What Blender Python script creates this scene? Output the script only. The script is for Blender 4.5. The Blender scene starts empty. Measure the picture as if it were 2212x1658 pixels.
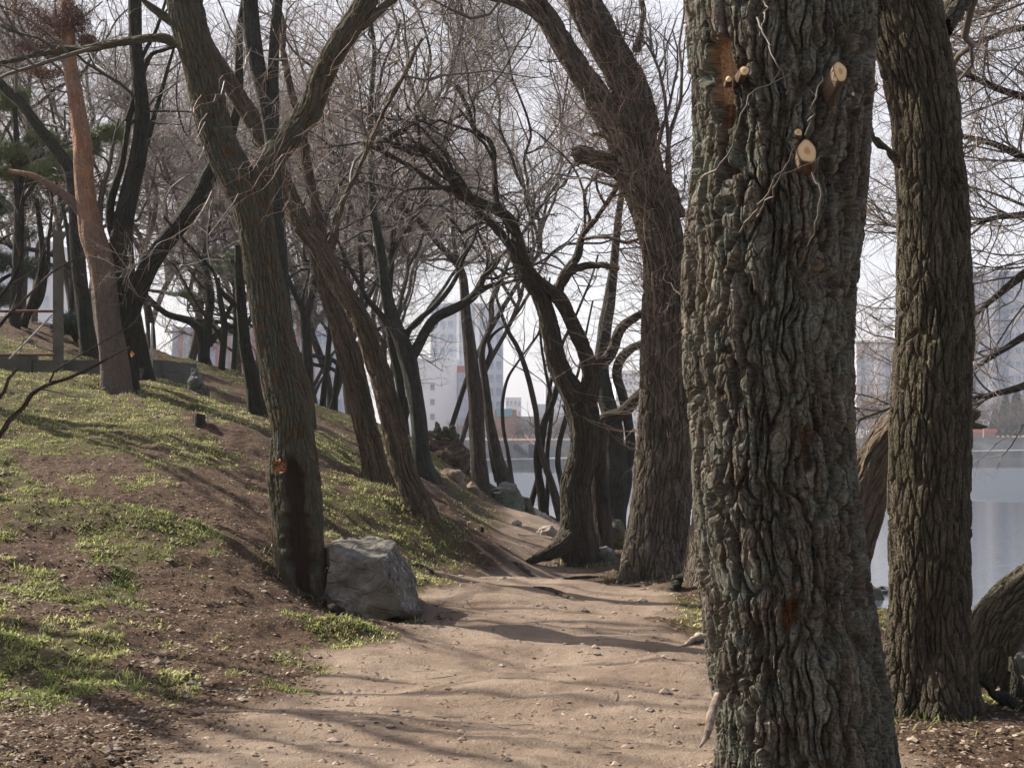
import bpy, math
import numpy as np
from mathutils import Vector
rng = np.random.default_rng(11)
S = bpy.context.scene
COL = S.collection

# ------------------------------------------------------------------ camera, sky, sun, exposure
F, CX, HY, EYE = 3072.0, 1106.0, 930.0, 1.6      # focal length, centre column and horizon row of the photograph (2212 wide)
cam = bpy.data.cameras.new("camera"); cam.lens = 50; cam.sensor_width = 36
cam.shift_y = 101 / 2212.0; cam.clip_start = 0.05; cam.clip_end = 3000
camo = bpy.data.objects.new("camera", cam); COL.objects.link(camo)
camo.location = (0, 0, EYE); camo.rotation_euler = (math.radians(90), 0, 0)
S.camera = camo
SUN_EL, SUN_AZ = math.radians(39), math.radians(-62)
sund = Vector((math.sin(SUN_AZ) * math.cos(SUN_EL), math.cos(SUN_AZ) * math.cos(SUN_EL), math.sin(SUN_EL)))
w = bpy.data.worlds.new("World"); S.world = w; w.use_nodes = True
nt = w.node_tree; nt.nodes.clear()
sky = nt.nodes.new("ShaderNodeTexSky"); sky.sky_type = 'NISHITA'; sky.sun_disc = False
sky.sun_elevation = SUN_EL; sky.sun_rotation = SUN_AZ; sky.dust_density = 3.0; sky.air_density = 1.0
tc = nt.nodes.new("ShaderNodeTexCoord"); mp = nt.nodes.new("ShaderNodeMapping"); mp.inputs['Scale'].default_value = (1, 1, 3)
ns = nt.nodes.new("ShaderNodeTexNoise"); ns.inputs['Scale'].default_value = 2.2; ns.inputs['Detail'].default_value = 6
rp = nt.nodes.new("ShaderNodeMapRange"); rp.inputs['From Min'].default_value = .3; rp.inputs['From Max'].default_value = .7
rp.inputs['To Min'].default_value = .62; rp.inputs['To Max'].default_value = .92
mx = nt.nodes.new("ShaderNodeMixRGB"); mx.inputs[2].default_value = (4.9, 4.85, 5.2, 1)
bg = nt.nodes.new("ShaderNodeBackground"); bg.inputs[1].default_value = 0.10
wo = nt.nodes.new("ShaderNodeOutputWorld")
L = nt.links.new
L(tc.outputs['Generated'], mp.inputs[0]); L(mp.outputs[0], ns.inputs[0]); L(ns.outputs[0], rp.inputs[0])
sx = nt.nodes.new("ShaderNodeSeparateXYZ"); L(tc.outputs['Generated'], sx.inputs[0])
hi = nt.nodes.new("ShaderNodeMapRange"); hi.inputs['From Min'].default_value = .28; hi.inputs['From Max'].default_value = .5; hi.inputs['To Min'].default_value = 1; hi.inputs['To Max'].default_value = .06
L(sx.outputs[2], hi.inputs[0]); mm = nt.nodes.new("ShaderNodeMath"); mm.operation = 'MULTIPLY'; L(rp.outputs[0], mm.inputs[0]); L(hi.outputs[0], mm.inputs[1]); L(mm.outputs[0], mx.inputs[0])
L(sky.outputs[0], mx.inputs[1]); L(mx.outputs[0], bg.inputs[0]); L(bg.outputs[0], wo.inputs[0])
sl = bpy.data.lights.new("sun", 'SUN'); sl.energy = 5.0; sl.angle = math.radians(0.6); sl.color = (1, .93, .83)
so = bpy.data.objects.new("sun", sl); COL.objects.link(so); so.rotation_euler = sund.to_track_quat('Z', 'Y').to_euler()
so.location = (-20, 10, 30)
S.view_settings.view_transform = 'Standard'; S.view_settings.look = 'None'; S.view_settings.exposure = 1.0
S.view_settings.gamma = 1.0; S.view_settings.use_curve_mapping = False
S.cycles.use_denoising = True; S.cycles.sample_clamp_indirect = 4.0; S.cycles.max_bounces = 5; S.cycles.diffuse_bounces = 2; S.cycles.transparent_max_bounces = 8; S.cycles.volume_bounces = 0

# ------------------------------------------------------------------ small maths
def at(px, py, Y):
    return np.array(((px - CX) / F * Y, Y, EYE + (HY - py) / F * Y))
def sstep(a, b, x):
    t = np.clip((x - a) / (b - a), 0, 1); return t * t * (3 - 2 * t)
def _h(ix, iy, iz, s):
    n = (ix * 374761393 + iy * 668265263 + iz * 2147483647 + s * 974711) & 0xffffffff
    n = ((n ^ (n >> 13)) * 1274126177) & 0xffffffff
    return ((n ^ (n >> 16)) & 0xffff) / 65535.0
def vnoise(x, y, z=None, s=0):
    x = np.asarray(x, float); y = np.asarray(y, float); z = np.zeros_like(x) if z is None else np.asarray(z, float)
    ix, iy, iz = (np.floor(v).astype(np.int64) for v in (x, y, z))
    fx, fy, fz = x - ix, y - iy, z - iz
    fx, fy, fz = (f * f * (3 - 2 * f) for f in (fx, fy, fz))
    r = 0
    for a in (0, 1):
        for b in (0, 1):
            for c in (0, 1):
                r = r + _h(ix + a, iy + b, iz + c, s) * (fx if a else 1 - fx) * (fy if b else 1 - fy) * (fz if c else 1 - fz)
    return r * 2 - 1
def fbm(x, y, z=None, s=0, o=4, g=.5):
    r, a, f = 0, 1, 1
    for k in range(o):
        r = r + a * vnoise(np.asarray(x) * f, np.asarray(y) * f, None if z is None else np.asarray(z) * f, s + k); a *= g; f *= 2.03
    return r
def norm(v): return v / np.maximum(np.linalg.norm(v, axis=-1, keepdims=True), 1e-9)

# ------------------------------------------------------------------ mesh and object helpers
def mesh(name, V, faces, mats=(), smooth=True, attrs=None, mi=None):
    """faces: list of (n,k) int arrays"""
    me = bpy.data.meshes.new(name)
    V = np.asarray(V, np.float32)
    me.vertices.add(len(V)); me.vertices.foreach_set("co", V.ravel())
    fl = [np.asarray(f, np.int32) for f in faces if len(f)]
    tot = np.concatenate([np.full(len(f), f.shape[1], np.int32) for f in fl])
    li = np.concatenate([f.ravel() for f in fl])
    me.loops.add(len(li)); me.loops.foreach_set("vertex_index", li)
    me.polygons.add(len(tot)); me.polygons.foreach_set("loop_start", np.concatenate([[0], np.cumsum(tot)[:-1]]).astype(np.int32))
    me.polygons.foreach_set("use_smooth", np.full(len(tot), smooth))
    for m in mats: me.materials.append(m)
    if mi is not None: me.polygons.foreach_set("material_index", np.asarray(mi, np.int32))
    me.update(calc_edges=True)
    for k, (ty, a) in (attrs or {}).items():
        at_ = me.attributes.new(k, ty, 'POINT')
        at_.data.foreach_set("vector" if ty == 'FLOAT_VECTOR' else "value", np.asarray(a, np.float32).ravel())
    return me
def tag(o, label=None, cat=None, group=None, kind=None):
    for k, v in (("label", label), ("category", cat), ("group", group), ("kind", kind)):
        if v: o[k] = v
    return o
def obj(name, me, parent=None, loc=None):
    o = bpy.data.objects.new(name, me); COL.objects.link(o)
    if parent: o.parent = parent
    if loc is not None: o.location = [float(c) for c in loc]
    return o
def empty(name, loc):
    o = bpy.data.objects.new(name, None); COL.objects.link(o); o.location = [float(c) for c in loc]; o.empty_display_size = .3
    return o
class MB:
    """collects pieces into one mesh"""
    def __init__(s): s.V = []; s.F4 = []; s.F3 = []; s.n = 0; s.A = []
    def add(s, V, f4=None, f3=None, A=None):
        V = np.asarray(V, float)
        if f4 is not None and len(f4): s.F4.append(np.asarray(f4) + s.n)
        if f3 is not None and len(f3): s.F3.append(np.asarray(f3) + s.n)
        s.V.append(V); s.A.append(V if A is None else A); s.n += len(V)
        return s
    def box(s, c, d, rz=0):
        c = np.array(c, float); hx, hy, hz = np.array(d, float) / 2
        v = np.array([(x, y, z) for x in (-hx, hx) for y in (-hy, hy) for z in (-hz, hz)])
        ca, sa = math.cos(rz), math.sin(rz)
        v = np.stack([v[:, 0] * ca - v[:, 1] * sa, v[:, 0] * sa + v[:, 1] * ca, v[:, 2]], 1) + c
        return s.add(v, [(0, 1, 3, 2), (4, 6, 7, 5), (0, 4, 5, 1), (2, 3, 7, 6), (0, 2, 6, 4), (1, 5, 7, 3)])
    def tubes(s, P, R, sides=6, cap=False):
        P = np.asarray(P, float); R = np.asarray(R, float)
        if P.ndim == 2: P = P[None]; R = R[None]
        K, n, _ = P.shape
        if K == 0: return s
        T = norm(np.gradient(P, axis=1))
        a = np.tile(np.array([0.31, 0.17, 0.93]), (K, 1)); bad = np.abs((T[:, 0] * norm(a)).sum(-1)) > .9
        a[bad] = (1, 0, 0)
        U = np.zeros_like(P); u = a
        for i in range(n):
            u = norm(u - (u * T[:, i]).sum(-1, keepdims=True) * T[:, i]); U[:, i] = u
        W = np.cross(T, U)
        th = np.arange(sides) / sides * 2 * math.pi
        c, sn = np.cos(th), np.sin(th)
        V = P[:, :, None] + R[:, :, None, None] * (c[:, None] * U[:, :, None] + sn[:, None] * W[:, :, None])
        arc = np.concatenate([np.zeros((K, 1)), np.cumsum(np.linalg.norm(np.diff(P, axis=1), axis=-1), axis=1)], 1)
        off = rng.random((K, 1, 1)) * 7
        A = np.stack([np.broadcast_to(R[:, :, None] * c, (K, n, sides)), np.broadcast_to(R[:, :, None] * sn, (K, n, sides)),
                      np.broadcast_to(arc[:, :, None], (K, n, sides)) + off], -1)
        k = np.arange(K)[:, None, None] * n * sides; i = np.arange(n - 1)[None, :, None] * sides; j = np.arange(sides)[None, None]; j2 = (j + 1) % sides
        f = np.stack([k + i + j, k + i + j2, k + i + sides + j2, k + i + sides + j], -1).reshape(-1, 4)
        s.add(V.reshape(-1, 3), f, None, A.reshape(-1, 3))
        if cap:
            for kk in range(K):
                b = s.n - K * n * sides + kk * n * sides
                for e, fl in ((0, 1), (n - 1, 0)):
                    s.V.append(P[kk, e][None]); s.A.append(np.zeros((1, 3))); ci = s.n; s.n += 1
                    r = b + e * sides + np.arange(sides); r2 = b + e * sides + (np.arange(sides) + 1) % sides
                    s.F3.append(np.stack([np.full(sides, ci), r2 if fl else r, r if fl else r2], 1))
        return s
    def build(s, name, mat, parent=None, smooth=True, org=None, extra=None):
        V = np.concatenate(s.V); A = np.concatenate(s.A)
        if org is not None: V = V - np.asarray(org)
        at_ = {"bc": ('FLOAT_VECTOR', A)}
        if extra: at_.update(extra)
        fs = [np.concatenate(x) for x in (s.F4, s.F3) if x]
        me = mesh(name, V, fs, mat if isinstance(mat, (list, tuple)) else [mat], smooth, at_)
        return obj(name, me, parent)

def resample(P, n=None, step=None):
    """smooth curve through the points (each row x,y,z,r)"""
    P = np.asarray(P, float)
    if len(P) == 2: P = np.stack([P[0], (P[0] + P[1]) / 2, P[1]])
    Q = np.concatenate([[2 * P[0] - P[1]], P, [2 * P[-1] - P[-2]]])
    out = []
    for i in range(1, len(Q) - 2):
        t = np.linspace(0, 1, 16, endpoint=False)[:, None]
        a, b, c, d = Q[i - 1], Q[i], Q[i + 1], Q[i + 2]
        out.append(.5 * (2 * b + (c - a) * t + (2 * a - 5 * b + 4 * c - d) * t ** 2 + (3 * b - a - 3 * c + d) * t ** 3))
    out.append(P[-1][None]); C = np.concatenate(out)
    d = np.concatenate([[0], np.cumsum(np.linalg.norm(np.diff(C[:, :3], axis=0), axis=1))])
    if n is None: n = max(4, int(d[-1] / step) + 1)
    u = np.linspace(0, d[-1], n)
    return np.stack([np.interp(u, d, C[:, k]) for k in range(P.shape[1])], 1)

# ------------------------------------------------------------------ materials
def M(name):
    m = bpy.data.materials.new(name); m.use_nodes = True
    t = m.node_tree; t.nodes.clear()
    o = t.nodes.new("ShaderNodeOutputMaterial"); b = t.nodes.new("ShaderNodeBsdfPrincipled")
    t.links.new(b.outputs[0], o.inputs[0]); b.inputs['Specular IOR Level'].default_value = .25
    return m, t, b, o
def N(t, ty, ins=None, **kw):
    n = t.nodes.new(ty)
    for k, v in kw.items(): setattr(n, k, v)
    for k, v in (ins or {}).items():
        if isinstance(v, bpy.types.NodeSocket): t.links.new(v, n.inputs[k])
        else: n.inputs[k].default_value = v
    return n
def math_(t, op, a, b=0.0, c=0.0):
    return N(t, "ShaderNodeMath", {0: a, 1: b, 2: c}, operation=op).outputs[0]
def ramp(t, fac, stops):
    r = N(t, "ShaderNodeValToRGB", {0: fac}); e = r.color_ramp.elements
    while len(e) < len(stops): e.new(.5)
    for k, (p, c) in enumerate(stops):
        e[k].position = p; e[k].color = (*c, 1) if len(c) == 3 else c
    return r.outputs[0]
def mixc(t, f, a, b, bt='MIX'):
    n = N(t, "ShaderNodeMixRGB", {0: f, 1: a if isinstance(a, bpy.types.NodeSocket) else (*a, 1), 2: b if isinstance(b, bpy.types.NodeSocket) else (*b, 1)}, blend_type=bt)
    return n.outputs[0]
def noise(t, vec, sc, det=4, rough=.55, dist=0.0):
    return N(t, "ShaderNodeTexNoise", {'Vector': vec, 'Scale': sc, 'Detail': det, 'Roughness': rough, 'Distortion': dist}).outputs[0]
def vmap(t, vec, sc, loc=(0, 0, 0)):
    return N(t, "ShaderNodeMapping", {0: vec, 1: loc, 3: sc}).outputs[0]

def bark(name, dark, mid, light, lichen, lich_amt=.35, plate=22.0, stretch=.2, depth=.02, true_disp=False, wave=.5, rough=.9, wound=False, crack=.13, mottle=.45, finew=.17, wdeep=0.0, mid_=.85, brk=.20):
    m, t, b, o = M(name)
    bc = N(t, "ShaderNodeAttribute", attribute_name="bc").outputs['Vector']
    warp = N(t, "ShaderNodeTexNoise", {'Vector': vmap(t, bc, (1, 1, .6)), 'Scale': 5.0, 'Detail': 3.0})
    wv = N(t, "ShaderNodeVectorMath", {0: warp.outputs['Color'], 1: (.5, .5, .5)}, operation='SUBTRACT').outputs[0]
    wv = N(t, "ShaderNodeVectorMath", {0: wv, 3: wave * .14}, operation='SCALE').outputs[0]
    p = N(t, "ShaderNodeVectorMath", {0: bc, 1: wv}, operation='ADD').outputs[0]
    ps = vmap(t, p, (1, 1, stretch))
    vo = N(t, "ShaderNodeTexVoronoi", {'Vector': ps, 'Scale': plate, 'Randomness': 1.0}, feature='DISTANCE_TO_EDGE').outputs[0]
    vc = N(t, "ShaderNodeTexVoronoi", {'Vector': ps, 'Scale': plate, 'Randomness': 1.0}, feature='F1').outputs['Color']
    fib = noise(t, vmap(t, p, (1, 1, .12)), plate * 3.2, 4, .6)
    rid = noise(t, vmap(t, p, (1, 1, .13)), plate * .75, 3, .5)
    fine = noise(t, bc, plate * 9, 5, .65)
    edge = N(t, "ShaderNodeMapRange", {0: vo, 1: .015, 2: crack, 3: 0.0, 4: 1.0}, interpolation_type='SMOOTHSTEP').outputs[0]
    v2 = N(t, "ShaderNodeTexVoronoi", {'Vector': vmap(t, p, (1, 1, min(1.0, stretch * 2.6)), (3, 1, 2)), 'Scale': plate * 1.9, 'Randomness': 1.0}, feature='DISTANCE_TO_EDGE').outputs[0]
    edge2 = N(t, "ShaderNodeMapRange", {0: v2, 1: .0, 2: crack * .8, 3: 0.0, 4: 1.0}, interpolation_type='SMOOTHSTEP').outputs[0]
    dome = N(t, "ShaderNodeMapRange", {0: vo, 1: 0.0, 2: .45, 3: 0.0, 4: 1.0}).outputs[0]
    ridn = N(t, "ShaderNodeMapRange", {0: rid, 1: .38, 2: .58, 3: 0.0, 4: 1.0}, interpolation_type='SMOOTHSTEP').outputs[0]
    h = math_(t, 'MULTIPLY', edge, .60)
    h = math_(t, 'MULTIPLY_ADD', edge2, brk, h)
    h = math_(t, 'MULTIPLY_ADD', dome, .12, h)
    h = math_(t, 'MULTIPLY_ADD', ridn, .26, h)
    h = math_(t, 'MULTIPLY_ADD', fib, .22, h)
    h = math_(t, 'MULTIPLY_ADD', fine, finew, h)
    big = noise(t, bc, 3.2, 4, .6)
    col = mixc(t, N(t, "ShaderNodeMapRange", {0: fib, 1: .3, 2: .7}).outputs[0], mid, light)
    col = mixc(t, math_(t, 'MULTIPLY', N(t, "ShaderNodeSeparateColor", {0: vc}).outputs[0], .55), col, dark)
    col = mixc(t, N(t, "ShaderNodeMapRange", {0: big, 1: .55, 2: .75, 3: 0.0, 4: .6}).outputs[0], col, dark)
    ln = noise(t, bc, 7.0, 5, .7)
    lm = N(t, "ShaderNodeMapRange", {0: ln, 1: .62 - lich_amt * .35, 2: .78 - lich_amt * .35, 3: 0.0, 4: .85}).outputs[0]
    lm = math_(t, 'MULTIPLY', lm, math_(t, 'MULTIPLY_ADD', noise(t, bc, 60, 3, .7), 1.3, .1))
    col = mixc(t, N(t, "ShaderNodeClamp", {0: lm}).outputs[0], col, lichen)
    if wound:
        wa = N(t, "ShaderNodeAttribute", attribute_name="wound").outputs['Fac']
        wb = N(t, "ShaderNodeAttribute", attribute_name="wound_bright").outputs['Fac']
        wc = mixc(t, fib, wound[0], wound[1]); col = mixc(t, wa, col, wc)
        wc2 = mixc(t, noise(t, vmap(t, bc, (1, 1, .2)), 60, 3), wound[2], wound[3]); col = mixc(t, wb, col, wc2)
        keep = math_(t, 'SUBTRACT', 1.0, math_(t, 'MAXIMUM', math_(t, 'MULTIPLY', wa, .75), math_(t, 'MULTIPLY', wb, .9)))
        h = math_(t, 'MULTIPLY', h, keep)
        if wdeep: h = math_(t, 'MULTIPLY_ADD', math_(t, 'MULTIPLY', wa, math_(t, 'MULTIPLY_ADD', rid, 1.2, .4)), -wdeep, h)
    mo = N(t, "ShaderNodeMapRange", {0: noise(t, bc, plate * 5, 6, .75), 1: .36, 2: .64, 3: 1 - mottle, 4: 1 + mottle}).outputs[0]
    col = N(t, "ShaderNodeVectorMath", {0: col, 3: mo}, operation='SCALE').outputs[0]
    t.links.new(col, b.inputs['Base Color']); b.inputs['Roughness'].default_value = rough
    if true_disp:
        d = N(t, "ShaderNodeDisplacement", {'Height': h, 'Midlevel': mid_, 'Scale': depth})
        t.links.new(d.outputs[0], o.inputs['Displacement']); m.displacement_method = 'BOTH'
    else:
        bu = N(t, "ShaderNodeBump", {'Height': h, 'Strength': 1.0, 'Distance': depth})
        t.links.new(bu.outputs[0], b.inputs['Normal'])
    return m
B = {}
B['great'] = bark("great_trunk_bark", (.014, .011, .008), (.066, .054, .040), (.235, .198, .150), (.150, .165, .132), .48, 18, .125, .072, True, 1.3, crack=.13, mottle=.65, brk=.15, finew=.09, wdeep=.3, mid_=1.05,
                  wound=((.10, .045, .02), (.17, .08, .035), (.28, .15, .08), (.45, .27, .15)))
B['right'] = bark("right_trunk_bark", (.014, .010, .006), (.062, .050, .033), (.170, .142, .100), (.055, .060, .024), .3, 26, .19, .034, True, .35)
B['willow'] = bark("furrowed_bark", (.018, .013, .009), (.080, .062, .045), (.230, .190, .148), (.06, .065, .03), .25, 17, .16, .042, True, .5)
B['near'] = bark("left_trunk_bark", (.018, .012, .008), (.090, .056, .028), (.190, .118, .058), (.085, .100, .078), .75, 30, .14, .022, True, .5, wdeep=1.9,
                 wound=((.018, .010, .007), (.045, .026, .018), (.16, .05, .015), (.40, .16, .05)))
B['stringy'] = bark("stringy_bark", (.022, .014, .009), (.080, .054, .034), (.190, .142, .098), (.055, .062, .036), .35, 17, .07, .030, True, .8)
B['grey'] = bark("grey_bark", (.018, .017, .013), (.045, .043, .034), (.085, .080, .064), (.060, .066, .050), .4, 26, .22, .020)
B['brown'] = bark("brown_bark", (.020, .014, .010), (.062, .047, .034), (.130, .102, .078), (.07, .075, .045), .3, 24, .15, .028)
B['dark'] = bark("dark_bark", (.010, .008, .006), (.030, .025, .018), (.062, .052, .038), (.04, .05, .015), .4, 24, .16, .030)
B['pine'] = bark("pine_bark", (.15, .075, .045), (.30, .135, .070), (.46, .25, .14), (.22, .20, .17), .35, 15, .55, .014)
_t = B['pine'].node_tree; _b = [n for n in _t.nodes if n.type == 'BSDF_PRINCIPLED'][0]; _s = _b.inputs['Base Color'].links[0].from_socket
_bc = [n for n in _t.nodes if n.type == 'ATTRIBUTE'][0].outputs['Vector']
_z = N(_t, "ShaderNodeSeparateXYZ", {0: _bc}).outputs[2]
_k = N(_t, "ShaderNodeMapRange", {0: math_(_t, 'MULTIPLY_ADD', noise(_t, _bc, 4.0, 4, .7), 2.4, _z), 1: 136.6, 2: 138.4}).outputs[0]
_t.links.new(mixc(_t, _k, mixc(_t, noise(_t, vmap(_t, _bc, (1, 1, .3)), 30, 4, .7), (.065, .050, .040), (.20, .155, .125)), _s), _b.inputs['Base Color'])
B['twisted'] = bark("twisted_bark", (.014, .010, .007), (.048, .037, .026), (.115, .092, .066), (.042, .050, .030), .4, 20, .10, .028, True, .7)

def twigmat(name, a, b_, rough=.6):
    m, t, b, o = M(name)
    bc = N(t, "ShaderNodeAttribute", attribute_name="bc").outputs['Vector']
    c = mixc(t, noise(t, bc, 1.3, 2), a, b_)
    t.links.new(c, b.inputs['Base Color']); b.inputs['Roughness'].default_value = rough
    return m
TW = twigmat("twig_bark", (.185, .145, .118), (.500, .415, .345))
TWG = twigmat("branch_bark", (.060, .047, .036), (.190, .155, .122))
TWR = twigmat("shoot_bark", (.190, .110, .074), (.390, .290, .220), .45)
TWD = twigmat("dark_branch_bark", (.022, .018, .014), (.060, .050, .038))
def plain(name, c, rough=.8, var=.25, sc=6, metal=0, bump=0, spec=.3):
    m, t, b, o = M(name)
    g = N(t, "ShaderNodeTexCoord").outputs['Object']
    n = noise(t, g, sc, 5, .6)
    c2 = tuple(x * (1 - var) for x in c); c1 = tuple(min(1, x * (1 + var)) for x in c)
    t.links.new(mixc(t, N(t, "ShaderNodeMapRange", {0: n, 1: .3, 2: .7}).outputs[0], c2, c1), b.inputs['Base Color'])
    b.inputs['Roughness'].default_value = rough; b.inputs['Metallic'].default_value = metal; b.inputs['Specular IOR Level'].default_value = spec
    if bump: t.links.new(N(t, "ShaderNodeBump", {'Height': noise(t, g, sc * 4, 6, .65), 'Strength': 1.0, 'Distance': bump}).outputs[0], b.inputs['Normal'])
    return m
def rockmat(name, a, b_, moss, mossamt=.4, paint=False):
    m, t, b, o = M(name)
    g = N(t, "ShaderNodeTexCoord").outputs['Object']
    n1 = noise(t, g, 3.2, 6, .65); n2 = noise(t, g, 22, 6, .7); n3 = noise(t, g, 1.7, 4, .6)
    c = mixc(t, N(t, "ShaderNodeMapRange", {0: n1, 1: .35, 2: .65}).outputs[0], a, b_)
    c = mixc(t, math_(t, 'MULTIPLY', N(t, "ShaderNodeMapRange", {0: n2, 1: .45, 2: .7}).outputs[0], .5), c, tuple(x * .45 for x in a))
    c = mixc(t, N(t, "ShaderNodeMapRange", {0: n3, 1: .62 - mossamt * .3, 2: .72 - mossamt * .3, 3: 0.0, 4: .8}).outputs[0], c, moss)
    vr = N(t, "ShaderNodeTexVoronoi", {'Vector': vmap(t, g, (1, 1, 1.7)), 'Scale': 4.5}, feature='DISTANCE_TO_EDGE').outputs[0]
    if paint:
        nn = N(t, "ShaderNodeSeparateXYZ", {0: N(t, "ShaderNodeNewGeometry").outputs['True Normal']})
        side = N(t, "ShaderNodeMapRange", {0: nn.outputs[0], 1: .55, 2: .7}).outputs[0]
        q = noise(t, vmap(t, g, (2.0, 2.0, .8)), 5.0, 1.5, .4, 2.2)
        wl = math_(t, 'MULTIPLY', N(t, "ShaderNodeMapRange", {0: q, 1: .62, 2: .66}).outputs[0], side)
        dl = math_(t, 'MULTIPLY', N(t, "ShaderNodeMapRange", {0: q, 1: .40, 2: .36}).outputs[0], side)
        c = mixc(t, math_(t, 'MULTIPLY', dl, .8), c, (.02, .025, .035)); c = mixc(t, math_(t, 'MULTIPLY', wl, .75), c, (.5, .52, .6))
    t.links.new(c, b.inputs['Base Color']); b.inputs['Roughness'].default_value = .9
    h = math_(t, 'MULTIPLY_ADD', noise(t, vmap(t, g, (1, 1, 2.2)), 9, 8, .7), 1.0, math_(t, 'MULTIPLY', n2, .35))
    h = math_(t, 'MULTIPLY_ADD', N(t, "ShaderNodeMapRange", {0: vr, 1: 0.0, 2: .08}).outputs[0], .35, h)
    t.links.new(N(t, "ShaderNodeBump", {'Height': h, 'Strength': 1.0, 'Distance': .035}).outputs[0], b.inputs['Normal'])
    return m

# ------------------------------------------------------------------ terrain
CP = [at(*q) for q in [
    (0, 1340, 10), (0, 1090, 13.5), (0, 950, 16), (0, 800, 20), (0, 1480, 8.9), (250, 1400, 9.6), (250, 1220, 11.5), (250, 1110, 13), (250, 1050, 14.2),
    (250, 845, 20), (430, 1380, 10.2), (430, 1200, 12), (430, 1100, 13.8), (430, 1000, 15.8), (430, 910, 18), (430, 850, 21), (600, 1300, 11.6), (600, 1200, 12.9),
    (570, 1000, 17), (590, 900, 20.5), (700, 1290, 12.5), (720, 1120, 15.2), (820, 1130, 16), (900, 1200, 15.5), (830, 1330, 12.2), (930, 1230, 15.5), (1000, 1215, 16.5),
    (920, 1105, 17), (860, 1050, 17.8), (1100, 1208, 17.5), (1010, 1150, 17.6), (840, 1046, 19.5), (960, 1065, 20.5), (1000, 1112, 19.5), (1040, 1132, 20), (1080, 1160, 20.5),
    (780, 980, 22), (700, 940, 24), (690, 880, 27), (780, 930, 26.5), (860, 935, 27.5), (730, 905, 29), (915, 1020, 24), (960, 1030, 24.5), (1000, 1045, 26), (1090, 1070, 28),
    (1080, 1120, 24), (1150, 1095, 29.5), (1110, 1150, 22.3), (340, 838, 22), (500, 890, 21), (440, 858, 23.5), (520, 850, 26), (600, 838, 30), (100, 772, 22.5),
    (100, 750, 24.5), (100, 700, 30), (220, 752, 28), (0, 700, 32), (400, 825, 27), (760, 1034, 17.2), (690, 1019, 17.0), (0, 1580, 7.4), (120, 808, 20.8), (230, 816, 20.8), (0, 806, 21.2), (60, 808, 21.2)]]
CP += [np.array(q, float) for q in [
    (0, -6, 0), (-4, -6, .3), (5, -6, 0), (0, 2, 0), (0, 6.5, 0), (.5, 9, 0), (.5, 12, 0), (.3, 15, .02), (.3, 18.6, .0), (.4, 21, .03), (.5, 25, 0), (.5, 29, -.1), (2, 6, 0), (2.35, 8, 0),
    (3, 9.3, -.08), (3.6, 14, -.11), (3.6, 11, -.1), (1.7, 15, .02), (1.5, 19, -.03), (4.5, 5, 0), (9, 5, 0), (9, 12, -.2), (7, 20, -.3), (4, 26, -.4), (-1.2, 8, 0), (-1.0, 10.5, 0),
    (-2.4, 6.75, 0), (-2.2, 3, 0), (-5, 4, .15), (-8, 8, 1.0), (-10, 2, 1.3), (-15, 40, 4.4), (-8, 45, 3.0), (-4, 45, 1.6), (-20, 30, 5), (-20, 15, 4.6), (-12, 12, 3), (-25, 60, 4),
    (-8, 60, 2), (-15, 90, 2), (-40, 50, 6), (-40, 90, 4), (-40, 5, 6), (-9, 16, 2.5), (-6.5, 12, 1.35), (0, 34, -.5), (-.12, 20.8, .05), (-.1, 22.2, .02), (-.22, 24, .05), (-.2, 26, .08), (.1, 28, 0), (5, 60, -1), (30, 40, -1), (30, 5, -.3), (-30, -6, 4)]]
CP = np.array(CP); XY = CP[:, :2]
def _U(r2): return np.where(r2 > 0, r2 * np.log(np.maximum(r2, 1e-12)), 0)
nC = len(CP); K_ = _U(((XY[:, None] - XY[None]) ** 2).sum(-1)) + np.eye(nC) * .25
Pm = np.concatenate([np.ones((nC, 1)), XY], 1)
A_ = np.block([[K_, Pm], [Pm.T, np.zeros((3, 3))]])
SOL = np.linalg.solve(A_, np.concatenate([CP[:, 2], np.zeros(3)]))
SHORE = np.array([(14, -10), (9, 2), (6.2, 6), (4.9, 9), (4.2, 12), (3.5, 15), (2.5, 18), (2.05, 21), (1.9, 25), (1.55, 29), (.9, 31), (-.6, 31.6), (-1.7, 34), (-2.6, 40), (-6, 55), (-15, 80), (-40, 130)], float)
def shore_d(x, y):
    """how far past the shoreline (positive over the water)"""
    sx = np.interp(y, SHORE[:, 1], SHORE[:, 0])
    best = np.full(np.shape(x), 1e9)
    for a, b in zip(SHORE[:-1], SHORE[1:]):
        d = b - a; t = np.clip(((x - a[0]) * d[0] + (y - a[1]) * d[1]) / (d @ d), 0, 1)
        best = np.minimum(best, np.hypot(x - a[0] - t * d[0], y - a[1] - t * d[1]))
    return np.where(x > sx, best, -best)
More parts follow.
